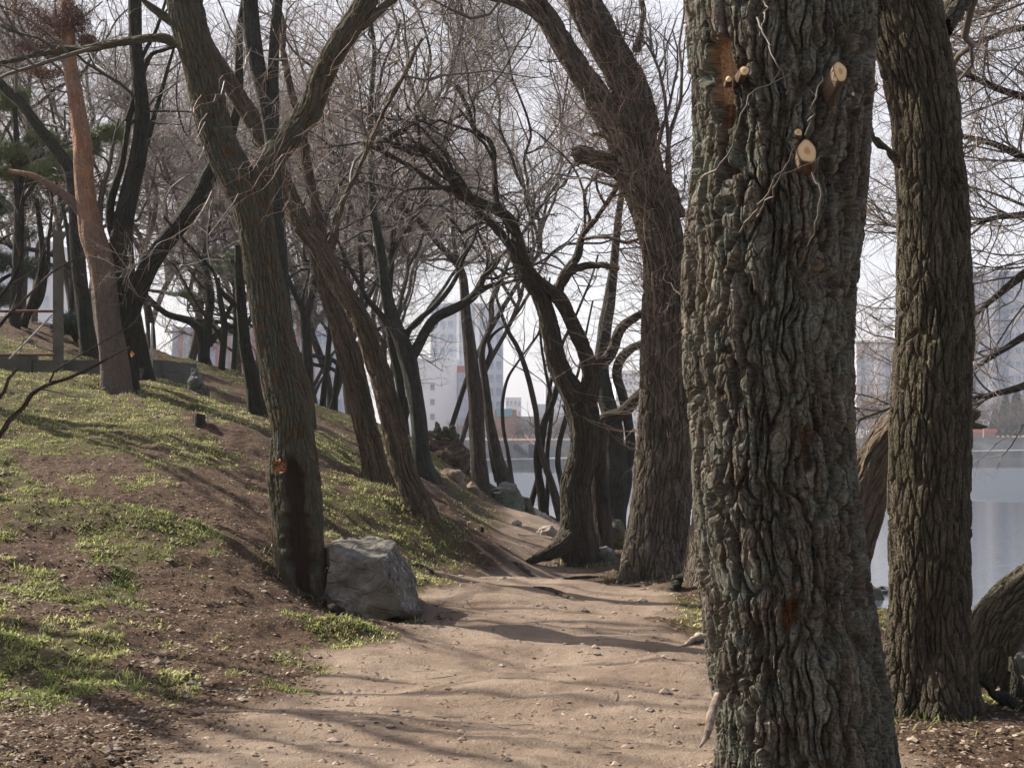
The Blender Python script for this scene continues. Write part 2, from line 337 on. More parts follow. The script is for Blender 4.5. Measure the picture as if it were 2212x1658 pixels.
def terrain(x, y, detail=True):
    x = np.asarray(x, float); y = np.asarray(y, float); sh = x.shape; xf, yf = x.ravel(), y.ravel()
    z = SOL[-3] + SOL[-2] * xf + SOL[-1] * yf
    for i in range(nC):
        z += SOL[i] * _U((xf - XY[i, 0]) ** 2 + (yf - XY[i, 1]) ** 2)
    z = np.clip(z, -1.5, 7)
    for cx, cy, rx, ry, h in ((-3.9, 12.7, 1.3, .35, .14), (-3.7, 13.6, 1.1, .4, -.10), (-.35, 16.9, .5, .38, .14), (-.8, 19.0, .6, .5, -.10), (.35, 16.9, .9, 1.1, -.07), (.3, 21.0, .5, 1.6, .06), (.35, 24.5, .5, 2.2, .07), (1.0, 11.9, .45, .35, .07), (.95, 12.6, .3, .3, -.05), (-1.3, 10.9, .5, .3, .08), (1.2, 9.2, .5, .3, .05)):
        z += h * np.exp(-((xf - cx) / rx) ** 2 - ((yf - cy) / ry) ** 2)
    if detail:
        pm = pathmask(xf, yf)
        z += fbm(xf * .9, yf * .9, s=3, o=3) * .042 + fbm(xf * .8, yf * 2.6, s=33, o=3) * .024 + fbm(xf * 1.6, yf * 7, s=35, o=2) * .006 + fbm(xf * 4, yf * 4, s=9, o=3) * (.010 + .016 * (1 - pm)) + fbm(xf * 17, yf * 17, s=19, o=2) * (.0016 + .006 * (1 - pm))
    d = shore_d(xf, yf)
    z = z - np.maximum(0, d + .25) ** 1.0 * .95 - .6 * sstep(0, .8, d)
    return np.maximum(z, -5.5).reshape(sh)
PATHC = np.array([(.2, -8, 2.0), (.2, 2, 1.9), (.1, 6.5, 1.7), (.05, 7.6, 1.55), (.0, 9, 1.4), (.25, 12, 1.1), (.3, 14.5, 1.0), (.42, 16.2, .72), (.6, 17.3, .5), (.42, 18.8, .42), (.27, 20.3, .45), (.3, 23, .42), (.4, 27, .5), (.5, 31, .4)])
RAMPC = np.array([(-.6, 20.5, .05), (-1.0, 20.4, .15), (-1.6, 20.7, .3), (-2.4, 22.5, .25), (-3.2, 25, .25), (-4.8, 27.5, .4), (-6, 27, .4)])
def _pm(x, y, C, soft):
    best = np.full(np.shape(x), -9.0)
    for a, b in zip(C[:-1], C[1:]):
        d = b[:2] - a[:2]; t = np.clip(((x - a[0]) * d[0] + (y - a[1]) * d[1]) / (d @ d), 0, 1)
        best = np.maximum(best, (a[2] + (b[2] - a[2]) * t) - np.hypot(x - a[0] - t * d[0], y - a[1] - t * d[1]))
    return best
def pathmask(x, y):
    n = fbm(x * 1.6, y * 1.6, s=41, o=4) * .28
    return np.maximum(sstep(-.22, .2, _pm(x, y, PATHC, 0) + n), 0.3 * sstep(-.15, .15, _pm(x, y, RAMPC, 0) + n * .6))
def grassmask(x, y):
    g = fbm(x * .75 + .25 * y, y * .55, s=61, o=5, g=.62) + .35 * fbm(x * 5, y * 5, s=77, o=3)
    left = sstep(-.55, -1.2, x + .0 * y - .05 * (y - 9))
    m = sstep(-.02, .38, g + .22 * fbm(x * 2.2, y * 1.9, s=71, o=3) + .26 * sstep(-2.0, -3.4, x) + .12 * sstep(12.2, 10, y) - .12 * sstep(-1.6, -.8, x)) * left
    m = np.maximum(m, .75 * sstep(.15, .6, g) * sstep(1.25, 1.6, x) * (1 - sstep(16, 18, y)))
    m = np.maximum(m, .9 * np.exp(-((x + .55) / .25) ** 2 - ((y - 21.5) / 2.0) ** 2))
    m = m * (1 - .85 * sstep(8.9, 8.2, y + .12 * (x + 2.5) + .3 * fbm(x * 1.5, y * 1.5, s=79, o=2)))
    return m * (1 - pathmask(x, y)) * (shore_d(x, y) < -.1)
def gz(px, py, Y, drop=0.0):
    q = at(px, py, Y); q[2] = terrain(q[0], q[1]) - drop; return q

yr = np.concatenate([np.linspace(-8, 3, 22, endpoint=False), 3 * (110 / 3.) ** (np.linspace(0, 1, 780))])
tt = np.linspace(-1, 1, 620); ss = .40 * tt + .55 * np.sign(tt) * np.abs(tt) ** 7
Yg, Sg = np.meshgrid(yr, ss, indexing='ij'); Xg = Sg * (np.maximum(Yg, 0) + 6) - .25 * np.sign(Sg) * 0
Zg = terrain(Xg, Yg)
nr, nc = Xg.shape
idx = (np.arange(nr - 1)[:, None] * nc + np.arange(nc - 1)[None]).ravel()
quads = np.stack([idx, idx + 1, idx + nc + 1, idx + nc], 1)
Vg = np.stack([Xg.ravel(), Yg.ravel(), Zg.ravel()], 1)
PMg = pathmask(Vg[:, 0], Vg[:, 1]); GMg = grassmask(Vg[:, 0], Vg[:, 1])
isp = (PMg[quads].mean(1) > .5) & (Vg[quads][:, :, 1].mean(1) < 31)

def groundmat():
    m, t, b, o = M("earth")
    g = N(t, "ShaderNodeNewGeometry").outputs['Position']
    pm = N(t, "ShaderNodeAttribute", attribute_name="pathm").outputs['Fac']; gm = N(t, "ShaderNodeAttribute", attribute_name="grassm").outputs['Fac']
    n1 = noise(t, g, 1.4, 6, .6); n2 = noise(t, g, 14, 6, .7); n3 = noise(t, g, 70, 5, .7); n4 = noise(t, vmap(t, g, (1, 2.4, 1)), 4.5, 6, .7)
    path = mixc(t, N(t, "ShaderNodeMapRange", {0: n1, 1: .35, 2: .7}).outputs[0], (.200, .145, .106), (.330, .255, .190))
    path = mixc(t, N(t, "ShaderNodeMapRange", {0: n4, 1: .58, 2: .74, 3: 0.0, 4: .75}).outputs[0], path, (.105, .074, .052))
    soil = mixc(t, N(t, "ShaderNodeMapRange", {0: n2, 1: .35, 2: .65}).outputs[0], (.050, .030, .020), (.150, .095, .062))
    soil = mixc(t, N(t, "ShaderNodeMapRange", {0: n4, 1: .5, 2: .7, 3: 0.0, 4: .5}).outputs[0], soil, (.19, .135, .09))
    chips = N(t, "ShaderNodeTexVoronoi", {'Vector': vmap(t, g, (1, 1.2, 1)), 'Scale': 42.0}).outputs
    cs = N(t, "ShaderNodeSeparateColor", {0: chips['Color']})
    cm = math_(t, 'MULTIPLY', math_(t, 'GREATER_THAN', cs.outputs[0], .80), math_(t, 'LESS_THAN', chips['Distance'], .42))
    soil = mixc(t, math_(t, 'MULTIPLY', cm, .75), soil, (.30, .23, .16))
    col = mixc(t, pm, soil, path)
    green = mixc(t, n2, (.070, .080, .024), (.170, .165, .060))
    gk = math_(t, 'MULTIPLY', gm, N(t, "ShaderNodeMapRange", {0: n3, 1: .38, 2: .58, 3: 0.0, 4: .85}).outputs[0])
    col = mixc(t, gk, col, green)
    col = mixc(t, math_(t, 'MULTIPLY', N(t, "ShaderNodeMapRange", {0: n3, 1: .5, 2: .75}).outputs[0], .35), col, (.08, .055, .04))
    t.links.new(col, b.inputs['Base Color']); b.inputs['Roughness'].default_value = .95; b.inputs['Specular IOR Level'].default_value = .12
    h = math_(t, 'MULTIPLY_ADD', n2, 1.0, math_(t, 'MULTIPLY', n3, .55))
    h = math_(t, 'MULTIPLY_ADD', cm, .25, h)
    h = math_(t, 'MULTIPLY', h, math_(t, 'MULTIPLY_ADD', pm, -.45, 1.0))
    t.links.new(N(t, "ShaderNodeBump", {'Height': h, 'Strength': 1.0, 'Distance': .05}).outputs[0], b.inputs['Normal'])
    return m
EARTH = groundmat()
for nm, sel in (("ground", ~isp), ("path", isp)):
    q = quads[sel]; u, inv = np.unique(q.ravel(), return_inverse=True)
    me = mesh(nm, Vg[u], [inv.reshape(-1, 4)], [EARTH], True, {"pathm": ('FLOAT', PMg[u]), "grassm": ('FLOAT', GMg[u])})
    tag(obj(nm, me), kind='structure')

# ------------------------------------------------------------------ water
def watermat():
    m, t, b, o = M("lake_water")
    g = N(t, "ShaderNodeNewGeometry").outputs['Position']
    sy = N(t, "ShaderNodeSeparateXYZ", {0: g})
    wob = math_(t, 'MULTIPLY_ADD', noise(t, vmap(t, g, (.03, .01, 1)), 1.0, 4, .6), 44.0, -22.0)
    yy = math_(t, 'ADD', math_(t, 'MULTIPLY_ADD', sy.outputs[0], -.25, sy.outputs[1]), wob)
    ruf = math_(t, 'MULTIPLY', N(t, "ShaderNodeMapRange", {0: yy, 1: 97.0, 2: 103.0}).outputs[0], N(t, "ShaderNodeMapRange", {0: yy, 1: 185.0, 2: 172.0}).outputs[0])
    b.inputs['Base Color'].default_value = (.06, .07, .085, 1); b.inputs['IOR'].default_value = 1.33; b.inputs['Specular IOR Level'].default_value = .5
    t.links.new(math_(t, 'MULTIPLY_ADD', ruf, .32, .03), b.inputs['Roughness'])
    rip = noise(t, vmap(t, g, (.5, 4.0, 1)), 1.1, 4, .6); rip2 = noise(t, vmap(t, g, (.5, 2.0, 1)), 2.6, 3, .6)
    h = math_(t, 'MULTIPLY_ADD', rip, 1.0, math_(t, 'MULTIPLY', rip2, .6))
    bu = N(t, "ShaderNodeBump", {'Height': h, 'Strength': 1.0, 'Distance': math_(t, 'MULTIPLY_ADD', ruf, .30, .010)})
    t.links.new(bu.outputs[0], b.inputs['Normal'])
    return m
WZ = -3.7
me = mesh("lake", [(-220, 8, WZ), (420, 8, WZ), (420, 420, WZ), (-220, 420, WZ)], [np.array([[0, 1, 2, 3]])], [watermat()], False)
tag(obj("lake_water", me), kind='structure')
exec_later = []

# ------------------------------------------------------------------ tree machinery
def grow(P, R, per_m, ln, rr, ang=(35, 70), gnarl=.25, up=.05, t0=.25, nseg=4, tip=.35, shrink=.5, cap=None):
    """children along every polyline of P (K,n,3); returns their polylines and radii"""
    K, n, _ = P.shape
    if K == 0: return np.zeros((0, nseg + 1, 3)), np.zeros((0, nseg + 1))
    Ls = np.linalg.norm(np.diff(P, axis=1), axis=-1).sum(1)
    cnt = rng.poisson(per_m * Ls * (1 - t0)); idx = np.repeat(np.arange(K), cnt)
    if cap and len(idx) > cap: idx = rng.choice(idx, cap, replace=False)
    m = len(idx)
    if m == 0: return np.zeros((0, nseg + 1, 3)), np.zeros((0, nseg + 1))
    t = t0 + (1 - t0) * rng.random(m); f = t * (n - 1); i = np.minimum(f.astype(int), n - 2); fr = (f - i)[:, None]
    base = P[idx, i] * (1 - fr) + P[idx, i + 1] * fr; T = norm(P[idx, i + 1] - P[idx, i])
    rp = R[idx, i] * (1 - fr[:, 0]) + R[idx, i + 1] * fr[:, 0]
    v = rng.normal(size=(m, 3)); v[:, 2] += up * 6; v = norm(v - (v * T).sum(-1, keepdims=True) * T)
    a = np.radians(rng.uniform(*ang, m))[:, None]
    d = norm(T * np.cos(a) + v * np.sin(a))
    le = rng.uniform(*ln, m) * (1.1 - shrink * t); r0 = np.minimum(rp * .75, rng.uniform(*rr, m))
    Q = np.zeros((m, nseg + 1, 3)); Q[:, 0] = base
    for k in range(nseg):
        d = norm(d + gnarl * rng.normal(size=(m, 3)) + np.array([0, 0, up])); Q[:, k + 1] = Q[:, k] + d * (le / nseg)[:, None]
    return Q, r0[:, None] * np.linspace(1, tip, nseg + 1)[None]

CROWNS = {  # levels: per metre, length, radius, angle, gnarl, up, t0, segments
    'mid': [(2.2, (1.2, 2.8), (.018, .035), (30, 65), .22, .06, .1, 7), (3.6, (.6, 1.5), (.008, .015), (35, 70), .25, .04, .15, 5),
            (6.0, (.3, .8), (.004, .007), (35, 70), .25, .02, .1, 4), (8.0, (.12, .4), (.0024, .0036), (30, 65), .22, 0, .1, 2)],
    'thin': [(2.6, (.7, 1.7), (.010, .018), (30, 60), .2, .08, .1, 6), (4.5, (.4, .9), (.005, .008), (35, 65), .22, .05, .1, 4),
             (7.0, (.15, .45), (.0025, .004), (30, 65), .2, 0, .1, 3)],
    'few': [(1.1, (.5, 1.4), (.007, .014), (30, 60), .2, .08, .2, 6), (3.0, (.3, .7), (.003, .006), (35, 65), .22, .05, .1, 4),
            (4.0, (.1, .3), (.002, .003), (30, 65), .2, 0, .1, 2)],
    'gnarly': [(2.0, (1.0, 2.4), (.016, .032), (35, 75), .38, .05, .1, 9), (3.8, (.5, 1.3), (.007, .013), (40, 80), .4, .03, .1, 6),
               (6.0, (.25, .7), (.0035, .006), (35, 75), .35, .02, .1, 4), (7.5, (.1, .35), (.0022, .0034), (30, 65), .3, 0, .1, 2)],
    'big': [(1.5, (2.0, 4.2), (.03, .055), (30, 60), .18, .08, .1, 9), (2.4, (1.0, 2.2), (.012, .022), (35, 70), .24, .03, .15, 6),
            (4.6, (.45, 1.1), (.005, .009), (35, 70), .25, .02, .1, 4), (6.5, (.15, .5), (.0026, .004), (30, 65), .22, 0, .1, 2)],
}
def crown(P, R, spec, dens=1.0):
    out = []; cur = (P, R)
    for k, (pm, ln, rr, an, gn, up, t0, ns_) in enumerate(CROWNS[spec] if isinstance(spec, str) else spec):
        q = grow(cur[0], cur[1], pm * (dens if k == 0 else 1), ln, rr, an, gn, up, t0, ns_, cap=48000)
        if len(q[0]): out.append(q)
        cur = q
    return out
def crown_obj(sets, mat, parent, org, thick=None, name='crown'):
    mb = MB(); mb2 = MB()
    for P, R in sets:
        s_ = 6 if R.max() > .02 else (4 if R.max() > .008 else 3)
        (mb if R.max() > .0075 or thick is None else mb2).tubes(P, R, s_)
    mats = [thick or mat, mat]
    V = mb.V + mb2.V; A = mb.A + mb2.A; q1 = np.concatenate(mb.F4) if mb.F4 else np.zeros((0, 4), int); q2 = np.concatenate(mb2.F4) + mb.n if mb2.F4 else np.zeros((0, 4), int)
    if not V: return None
    me = mesh(name, np.concatenate(V) - np.asarray(org), [np.concatenate([q1, q2])], mats, True, {"bc": ('FLOAT_VECTOR', np.concatenate(A))},
              np.concatenate([np.zeros(len(q1)), np.ones(len(q2))]))
    return obj(name, me, parent)

def extend(C, length, gn=.12, tip=.02):
    """carry a limb on beyond its last point"""
    d = norm(C[-1, :3] - C[-4, :3]); p = C[-1].copy(); n = max(3, int(length / .5)); out = []
    for k in range(n):
        d = norm(d + rng.normal(size=3) * gn + np.array([0, 0, .06])); p = p.copy(); p[:3] = p[:3] + d * length / n
        p[3] = C[-1, 3] * (1 - (k + 1) / n) + tip * (k + 1) / n; out.append(p)
    return np.concatenate([C, np.array(out)])

def trunk_mesh(C, sides, step, flare=0.0, flh=.35, lump=.05, seed=1, root_n=5, sag=.3, lum=2.5, ecc=0.0):
    """one limb with uneven girth and root flare. C rows x,y,z,r"""
    C = resample(C, step=step)
    n = len(C); P = C[:, :3]; T = norm(np.gradient(P, axis=0))
    u = np.array([1.0, 0, 0]); U = np.zeros_like(P)
    for i in range(n):
        u = norm(u - (u @ T[i]) * T[i]); U[i] = u
    W = np.cross(T, U)
    th = np.arange(sides) / sides * 2 * math.pi; c, s = np.cos(th), np.sin(th)
    arc = np.concatenate([[0], np.cumsum(np.linalg.norm(np.diff(P, axis=0), axis=1))])
    r = C[:, 3][:, None]
    R = r * (1 + lump * fbm(c[None] * 1.2 + seed * 3, s[None] * 1.2, arc[:, None] * lum * .6, s=seed, o=3) + lump * .5 * fbm(c[None] * 3, s[None] * 3, arc[:, None] * 2.2, s=seed + 5, o=2))
    if flare:
        ph = seed * 1.7
        R = R + r * flare * np.exp(-np.maximum(arc[:, None] - sag, 0) / flh) * (.55 + .45 * np.cos(root_n * th[None] + ph) + .25 * np.cos(2 * th[None] + ph * 2))
    V = P[:, None] + R[..., None] * (c[None, :, None] * U[:, None] + s[None, :, None] * W[:, None])
    A = np.stack([R * c, R * s, np.broadcast_to(arc[:, None], R.shape) + seed * 1.3], -1)
    i = np.arange(n - 1)[:, None] * sides; j = np.arange(sides)[None]; j2 = (j + 1) % sides
    f = np.stack([i + j, i + j2, i + sides + j2, i + sides + j], -1).reshape(-1, 4)
    return V.reshape(-1, 3), f, A.reshape(-1, 3), C

def limbs3d(specs, Y):
    out = []
    for sp in specs:
        C = []
        for q in sp['p']:
            y = q[3] if len(q) > 3 else Y
            C.append(np.append(at(q[0], q[1], y), q[2] / 2 / F * y))
        out.append(np.array(C))
    return out
def hero(name, label, Y, specs, mat, crown_spec='mid', tw=TW, thick=TWG, cat='tree', group=None, sides=28, step=.08, flare=.25, flh=.35, dens=1.0, lump=.085, seed=1, sag=.3, wounds=None, root_n=5, ground=True):
    L3 = limbs3d(specs, Y)
    b0 = L3[0][0].copy()
    if ground: b0[2] = terrain(b0[0], b0[1])
    root = empty(name, b0[:3]); tag(root, label, cat, group)
    # sink the foot in the earth
    foot = L3[0][0].copy(); foot[:3] -= norm(L3[0][1][:3] - L3[0][0][:3]) * sag
    if ground: foot[2] = min(foot[2], b0[2] - sag)
    L3[0] = np.concatenate([foot[None], L3[0]])
    mb = MB(); sets = []; par = []
    for k, (C, sp) in enumerate(zip(L3, specs)):
        if sp.get('ext'): 
            C = extend(resample(C, step=.25), sp['ext'], sp.get('gn', .12))
        sd = sp.get('sides', sides if k == 0 else max(10, int(sides * min(1, C[:, 3].max() / L3[0][:, 3].max() * 1.15))))
        V, f, A, CR = trunk_mesh(C, sd, sp.get('step', step), flare if k == 0 else 0, flh, sp.get('lump', lump), seed + k, root_n, sag)
        mb.add(V, f, None, A)
        t0 = sp.get('tw', .35 if k == 0 else .1)
        if t0 < 1:
            S0 = CR[int(t0 * (len(CR) - 1)):]
            par.append((resample(S0, n=14), sp.get('d', 1.0)))
    extra = None
    V = np.concatenate(mb.V)
    if wounds is not None:
        wa, wb = wounds(V); extra = {"wound": ('FLOAT', wa), "wound_bright": ('FLOAT', wb)}
    tr = mb.build('trunk', mat, root, True, b0[:3], extra)
    if crown_spec and par:
        for q, d in par:
            sets += crown(q[None, :, :3], q[None, :, 3], crown_spec, dens * d)
        merged = {}
        for P, R in sets: merged.setdefault(P.shape[1], []).append((P, R))
        sets = []
        for v in merged.values():
            big = [(P, R) for P, R in v if R.max() > .0075]; sm = [(P, R) for P, R in v if R.max() <= .0075]
            for grp in (big, sm):
                if grp: sets.append((np.concatenate([a for a, _ in grp]), np.concatenate([c for _, c in grp])))
        crown_obj(sets, tw, root, b0[:3], thick)
    return root, L3, mb
def view(V):
    return CX + F * V[:, 0] / V[:, 1], HY - F * (V[:, 2] - EYE) / V[:, 1]

# ---- the great trunk at the right, cut stubs on it
def w_great(V):
    px, py = view(V); nz = fbm(V[:, 0] * 9, V[:, 2] * 5, V[:, 1] * 9, s=5, o=3)
    front = V[:, 1] < 6.2
    wb = np.exp(-(((px - 1556 - (py - 150) * .03) / 26) ** 4) - ((py - 150) / 75) ** 4) * front
    wb = sstep(.45, .6, wb * (.95 + .35 * fbm(px / 8., py / 70., s=6, o=3) + nz * .5))
    wa = np.exp(-(((px - 1706) / 26) ** 4) - ((py - 1335) / 48) ** 4) * front
    wa = np.maximum(sstep(.4, .65, wa * (1 + nz * .7)), .8 * sstep(.45, .7, np.exp(-(((px - 1570) / 18) ** 4) - ((py - 300) / 90) ** 4) * front * (.8 + nz * .9)))
    wa = np.maximum(wa, .7 * sstep(.45, .8, np.exp(-(((px - 1745) / 12) ** 4) - ((py - 960) / 60) ** 4) * front * (.9 + nz * .8)))
    return wa * (1 - wb), wb * 1.0
g_root, g_L, _ = hero('old_tree', "massive deeply furrowed trunk with pale sawn branch stubs, right of path", 6.2, [
    {'p': [(1735, 1860, 440), (1733, 1658, 380), (1718, 1500, 372), (1695, 1300, 358), (1675, 1100, 350), (1667, 900, 342), (1663, 700, 352), (1673, 500, 366), (1692, 300, 372), (1688, 100, 384), (1684, -80, 390), (1682, -130, 388)],
     'sides': 820, 'step': .0048, 'ext': 0, 'tw': 1, 'lump': .055},
    {'p': [(1684, -70, 380), (1680, -200, 376), (1670, -500, 350), (1700, -1100, 280)], 'sides': 80, 'step': .05, 'tw': 1}], B['great'], None, flare=.11, flh=.5, seed=3, wounds=w_great, root_n=4)
top = g_L[1][-1]
# crown of the great tree, above the frame
gc = MB(); gsets = []
for k in range(7):
    a = k * .9 + .3; d = norm(np.array([math.cos(a) * .7, math.sin(a) * .7, .9])); C = [np.append(top[:3] - (0, 0, .4), .14)]
    for i in range(9): d = norm(d + rng.normal(size=3) * .12); C.append(np.append(C[-1][:3] + d * .55, .14 - .013 * i))
    C = resample(np.array(C), n=14); gc.tubes(C[:, :3], C[:, 3], 10)
    gsets += crown(C[None, :, :3], C[None, :, 3], CROWNS['big'][:3], .8)
gsets.append((np.stack([p for p in [resample(np.concatenate(gc.V)[:1].repeat(4, 0) * 0 + top[:3], n=4)]])[:, :, :3], np.full((1, 4), .001)))
limb_o = gc.build('limb', B['brown'], g_root, True, g_root.location)
m3 = {}
for P, R in gsets[:-1]: m3.setdefault(P.shape[1], []).append((P, R))
crown_obj([(np.concatenate([a for a, _ in v]), np.concatenate([b for _, b in v])) for v in m3.values()], TW, g_root, g_root.location, TWG)

CUT, t_, b_, o_ = M("fresh_cut_wood")
_g = N(t_, "ShaderNodeAttribute", attribute_name="bc").outputs['Vector']
_l = N(t_, "ShaderNodeVectorMath", {0: vmap(t_, _g, (1, 1, 0))}, operation='LENGTH').outputs['Value']
_rg = N(t_, "ShaderNodeTexNoise", {'Vector': _g, 'Scale': 30.0, 'Detail': 4.0}).outputs[0]
_f = math_(t_, 'MULTIPLY_ADD', _rg, .25, math_(t_, 'SUBTRACT', _l, .12))
_c = ramp(t_, _f, [(.0, (.55, .27, .11)), (.30, (.62, .36, .17)), (.42, (.80, .60, .34)), (.85, (.78, .56, .30)), (.98, (.30, .15, .07))])
_wv = N(t_, "ShaderNodeTexWave", {'Vector': _g, 'Scale': 3.0, 'Distortion': 2.0, 'Detail': 2.0}, wave_type='RINGS', rings_direction='Z').outputs['Fac']
_c = mixc(t_, math_(t_, 'MULTIPLY', _wv, .25), _c, (.55, .32, .14))
t_.links.new(_c, b_.inputs['Base Color']); b_.inputs['Roughness'].default_value = .7
def stub(px, py, w, h, bx, by, out, parent, mat, Y0=5.86, bark_r=1.1):
    """sawn-off branch: from the trunk surface at (bx,by) out to its oval face at (px,py)"""
    p1 = at(px, py, Y0 - out); p0 = at(bx, by, Y0 + .12)
    nrm = norm(np.array([(px - 1690) / 600., -1.0, .35])); r = w / 2 / F * (Y0 - out); rz = h / 2 / F * (Y0 - out)
    org = np.array(parent.location)
    side = norm(np.cross(nrm, [0, 0, 1])); upv = np.cross(side, nrm)
    k = 28; th = np.arange(k) / k * 2 * math.pi
    wob = 1 + .05 * np.sin(3 * th + px) + .03 * np.sin(5 * th)
    ring = lambda c, f: c + (np.cos(th) * r * f * wob)[:, None] * side + (np.sin(th) * rz * f * wob)[:, None] * upv
    mb = MB(); rows = [(0, 1.35), (.35, 1.15), (.7, 1.08), (1, 1.06)]
    V = np.concatenate([ring(p0 + (p1 - p0) * t, f) for t, f in rows]); i = np.arange(3)[:, None] * k; j = np.arange(k)[None]; j2 = (j + 1) % k
    A = np.concatenate([np.stack([np.cos(th) * .06, np.sin(th) * .06, np.full(k, t * .2 + px)], 1) for t, f in rows])
    mb.add(V, np.stack([i + j, i + j2, i + k + j2, i + k + j], -1).reshape(-1, 4), None, A)
    o = mb.build('cut_stub', mat, parent, True, org)
    fb = MB(); fr = [0, .3, .55, .8, .95, 1.0]
    Vf = np.concatenate([ring(p1 + nrm * .004 * (1 - f * f), max(f, .001)) for f in fr]); Af = np.concatenate([np.stack([np.cos(th) * f, np.sin(th) * f, np.full(k, 0)], 1) for f in fr])
    i = np.arange(len(fr) - 1)[:, None] * k
    fb.add(Vf, np.stack([i + j, i + j2, i + k + j2, i + k + j], -1).reshape(-1, 4), None, Af)
    fb.build('sawn_face', CUT, o, True, org)
    return o
STB = bark("stub_bark", (.05, .028, .018), (.13, .075, .045), (.21, .14, .09), (.12, .13, .10), .4, 30, .2, .006)
stub(1815, 155, 30, 50, 1783, 222, .24, g_root, STB)
stub(1743, 327, 42, 56, 1738, 370, .20, g_root, STB)
stub(1608, 153, 20, 23, 1598, 172, .10, g_root, STB)
stub(1574, 171, 14, 15, 1572, 182, .08, g_root, STB)
stub(1724, 286, 18, 17, 1722, 305, .13, g_root, STB)
stub(1842, 202, 8, 13, 1846, 225, .05, g_root, STB, 5.95)
def shoots(parent, lists, Y, mat=TWG, name='shoot', r=(.0055, .002), side=True):
    for pts in lists:
        P = [np.append(at(q[0], q[1], q[2] if len(q) > 2 else Y), 0) for q in pts]
        C = resample(np.array(P), n=16); C[:, :3] += np.stack([fbm(np.arange(16) * .7, np.full(16, k + pts[0][0]), s=k, o=2) * .012 for k in range(3)], 1); R = np.linspace(r[0], r[1], 16)
        mb = MB(); mb.tubes(C[:, :3], R, 6)
        if side:
            q = grow(C[None, :, :3], R[None], 3.0, (.05, .25), (.0014, .0026), (25, 60), .15, .02, .3, 4); mb.tubes(q[0], q[1], 4)
        mb.build(name, mat, parent, True, np.array(parent.location))
shoots(g_root, [[(1630, 40, 5.7), (1665, 105, 5.55), (1690, 160, 5.5), (1697, 205, 5.6)], [(1630, 470, 5.8), (1680, 400, 5.6), (1703, 340, 5.55), (1712, 300, 5.5)],
                [(1742, 285, 5.6), (1756, 235, 5.5), (1768, 190, 5.5), (1779, 165, 5.5)], [(1600, 500, 5.75), (1655, 420, 5.5), (1700, 350, 5.5)],
                [(1510, 390, 5.8), (1570, 345, 5.6), (1600, 250, 5.5), (1625, 195, 5.5), (1665, 180, 5.5), (1712, 155, 5.5)],
                [(1655, 5, 5.8), (1645, 50, 5.7), (1640, 80, 5.7)], [(1755, 370, 5.7), (1768, 430, 5.65), (1755, 500, 5.7), (1740, 540, 5.8)], [(1900, 185, 5.6), (1872, 205, 5.75), (1850, 235, 5.9)]], 5.6)
# pale dead root at its foot
mb = MB(); C = resample(np.array([[*at(1550, 1500, 6.0), .016], [*at(1536, 1545, 5.85), .02], [*at(1528, 1585, 5.8), .014], [*at(1512, 1612, 5.75), .004]]), n=12); mb.tubes(C[:, :3], C[:, 3], 10)
mb.build('dead_root', plain("bleached_wood", (.30, .23, .18), .8, .6, 30, bump=.01), g_root, True, np.array(g_root.location))

# ---- trunk behind it, and the right-hand trunks
hero('riverside_tree', "rough trunk peeping out from behind the massive stubbed trunk", 14.5, [
    {'p': [(1568, 1300, 185), (1572, 1200, 165), (1580, 1050, 160), (1590, 850, 155), (1600, 600, 150), (1610, 200, 140), (1640, -200, 110)], 'ext': 4, 'tw': .62}], B['willow'], 'big', sides=90, step=.03, flare=.2, seed=7, dens=.6)
hero('riverside_tree', "tall straight trunk with plated bark standing alone right of the massive stubbed trunk", 8.2, [
    {'p': [(2012, 1530, 188), (2006, 1400, 170), (2007, 1250, 162), (2007, 1050, 164), (2012, 850, 156), (2016, 650, 152), (2015, 450, 143), (2003, 300, 137), (1990, 180, 142), (1966, 80, 150), (1945, -20, 156), (1925, -250, 150), (1900, -700, 120)], 'sides': 380, 'step': .008, 'ext': 3, 'tw': .72},
    {'p': [(1950, 352, 22), (1925, 330, 12), (1900, 310, 9), (1882, 285, 6), (1872, 262, 3)], 'tw': .3, 'sides': 16, 'step': .02, 'd': .3},
    {'p': [(2030, 60, 50, 8.4), (2060, 20, 40, 8.7), (2110, -40, 34, 9)], 'tw': .3, 'ext': 2, 'sides': 60, 'step': .03}], B['right'], 'big', flare=.34, flh=.22, seed=12, dens=.55)
hero('split_tree', "split leaning trunk with two broken limbs rising behind the plated right trunk", 11.0, [
    {'p': [(1790, 1330, 120), (1815, 1250, 105), (1840, 1160, 95), (1866, 1095, 85), (1900, 1020, 66), (1940, 965, 62), (2010, 925, 52), (2070, 905, 46), (2098, 896, 30), (2116, 893, 6)], 'tw': 1, 'sides': 90, 'step': .02},
    {'p': [(1835, 1150, 70), (1850, 1060, 62), (1872, 1000, 54), (1905, 945, 50), (1945, 900, 46), (1975, 860, 30)], 'tw': .8, 'sides': 70, 'step': .02, 'ext': 1.0, 'd': .5},
    {'p': [(2085, 905, 16), (2102, 918, 11), (2122, 921, 6), (2132, 921, 2)], 'tw': 1, 'sides': 12, 'step': .02}], B['stringy'], 'few', sides=60, flare=.15, seed=15, lump=.16)
hero('leaning_tree', "thick craggy trunk bending right over the water at the frame edge", 9.4, [
    {'p': [(2124, 1505, 58), (2128, 1450, 76), (2136, 1400, 96), (2156, 1352, 112), (2196, 1305, 112), (2255, 1252, 104), (2340, 1170, 96), (2460, 1040, 88), (2550, 850, 80)], 'sides': 170, 'step': .012, 'ext': 4, 'tw': .8}], B['right'], 'mid', flare=.1, seed=22, lump=.17)
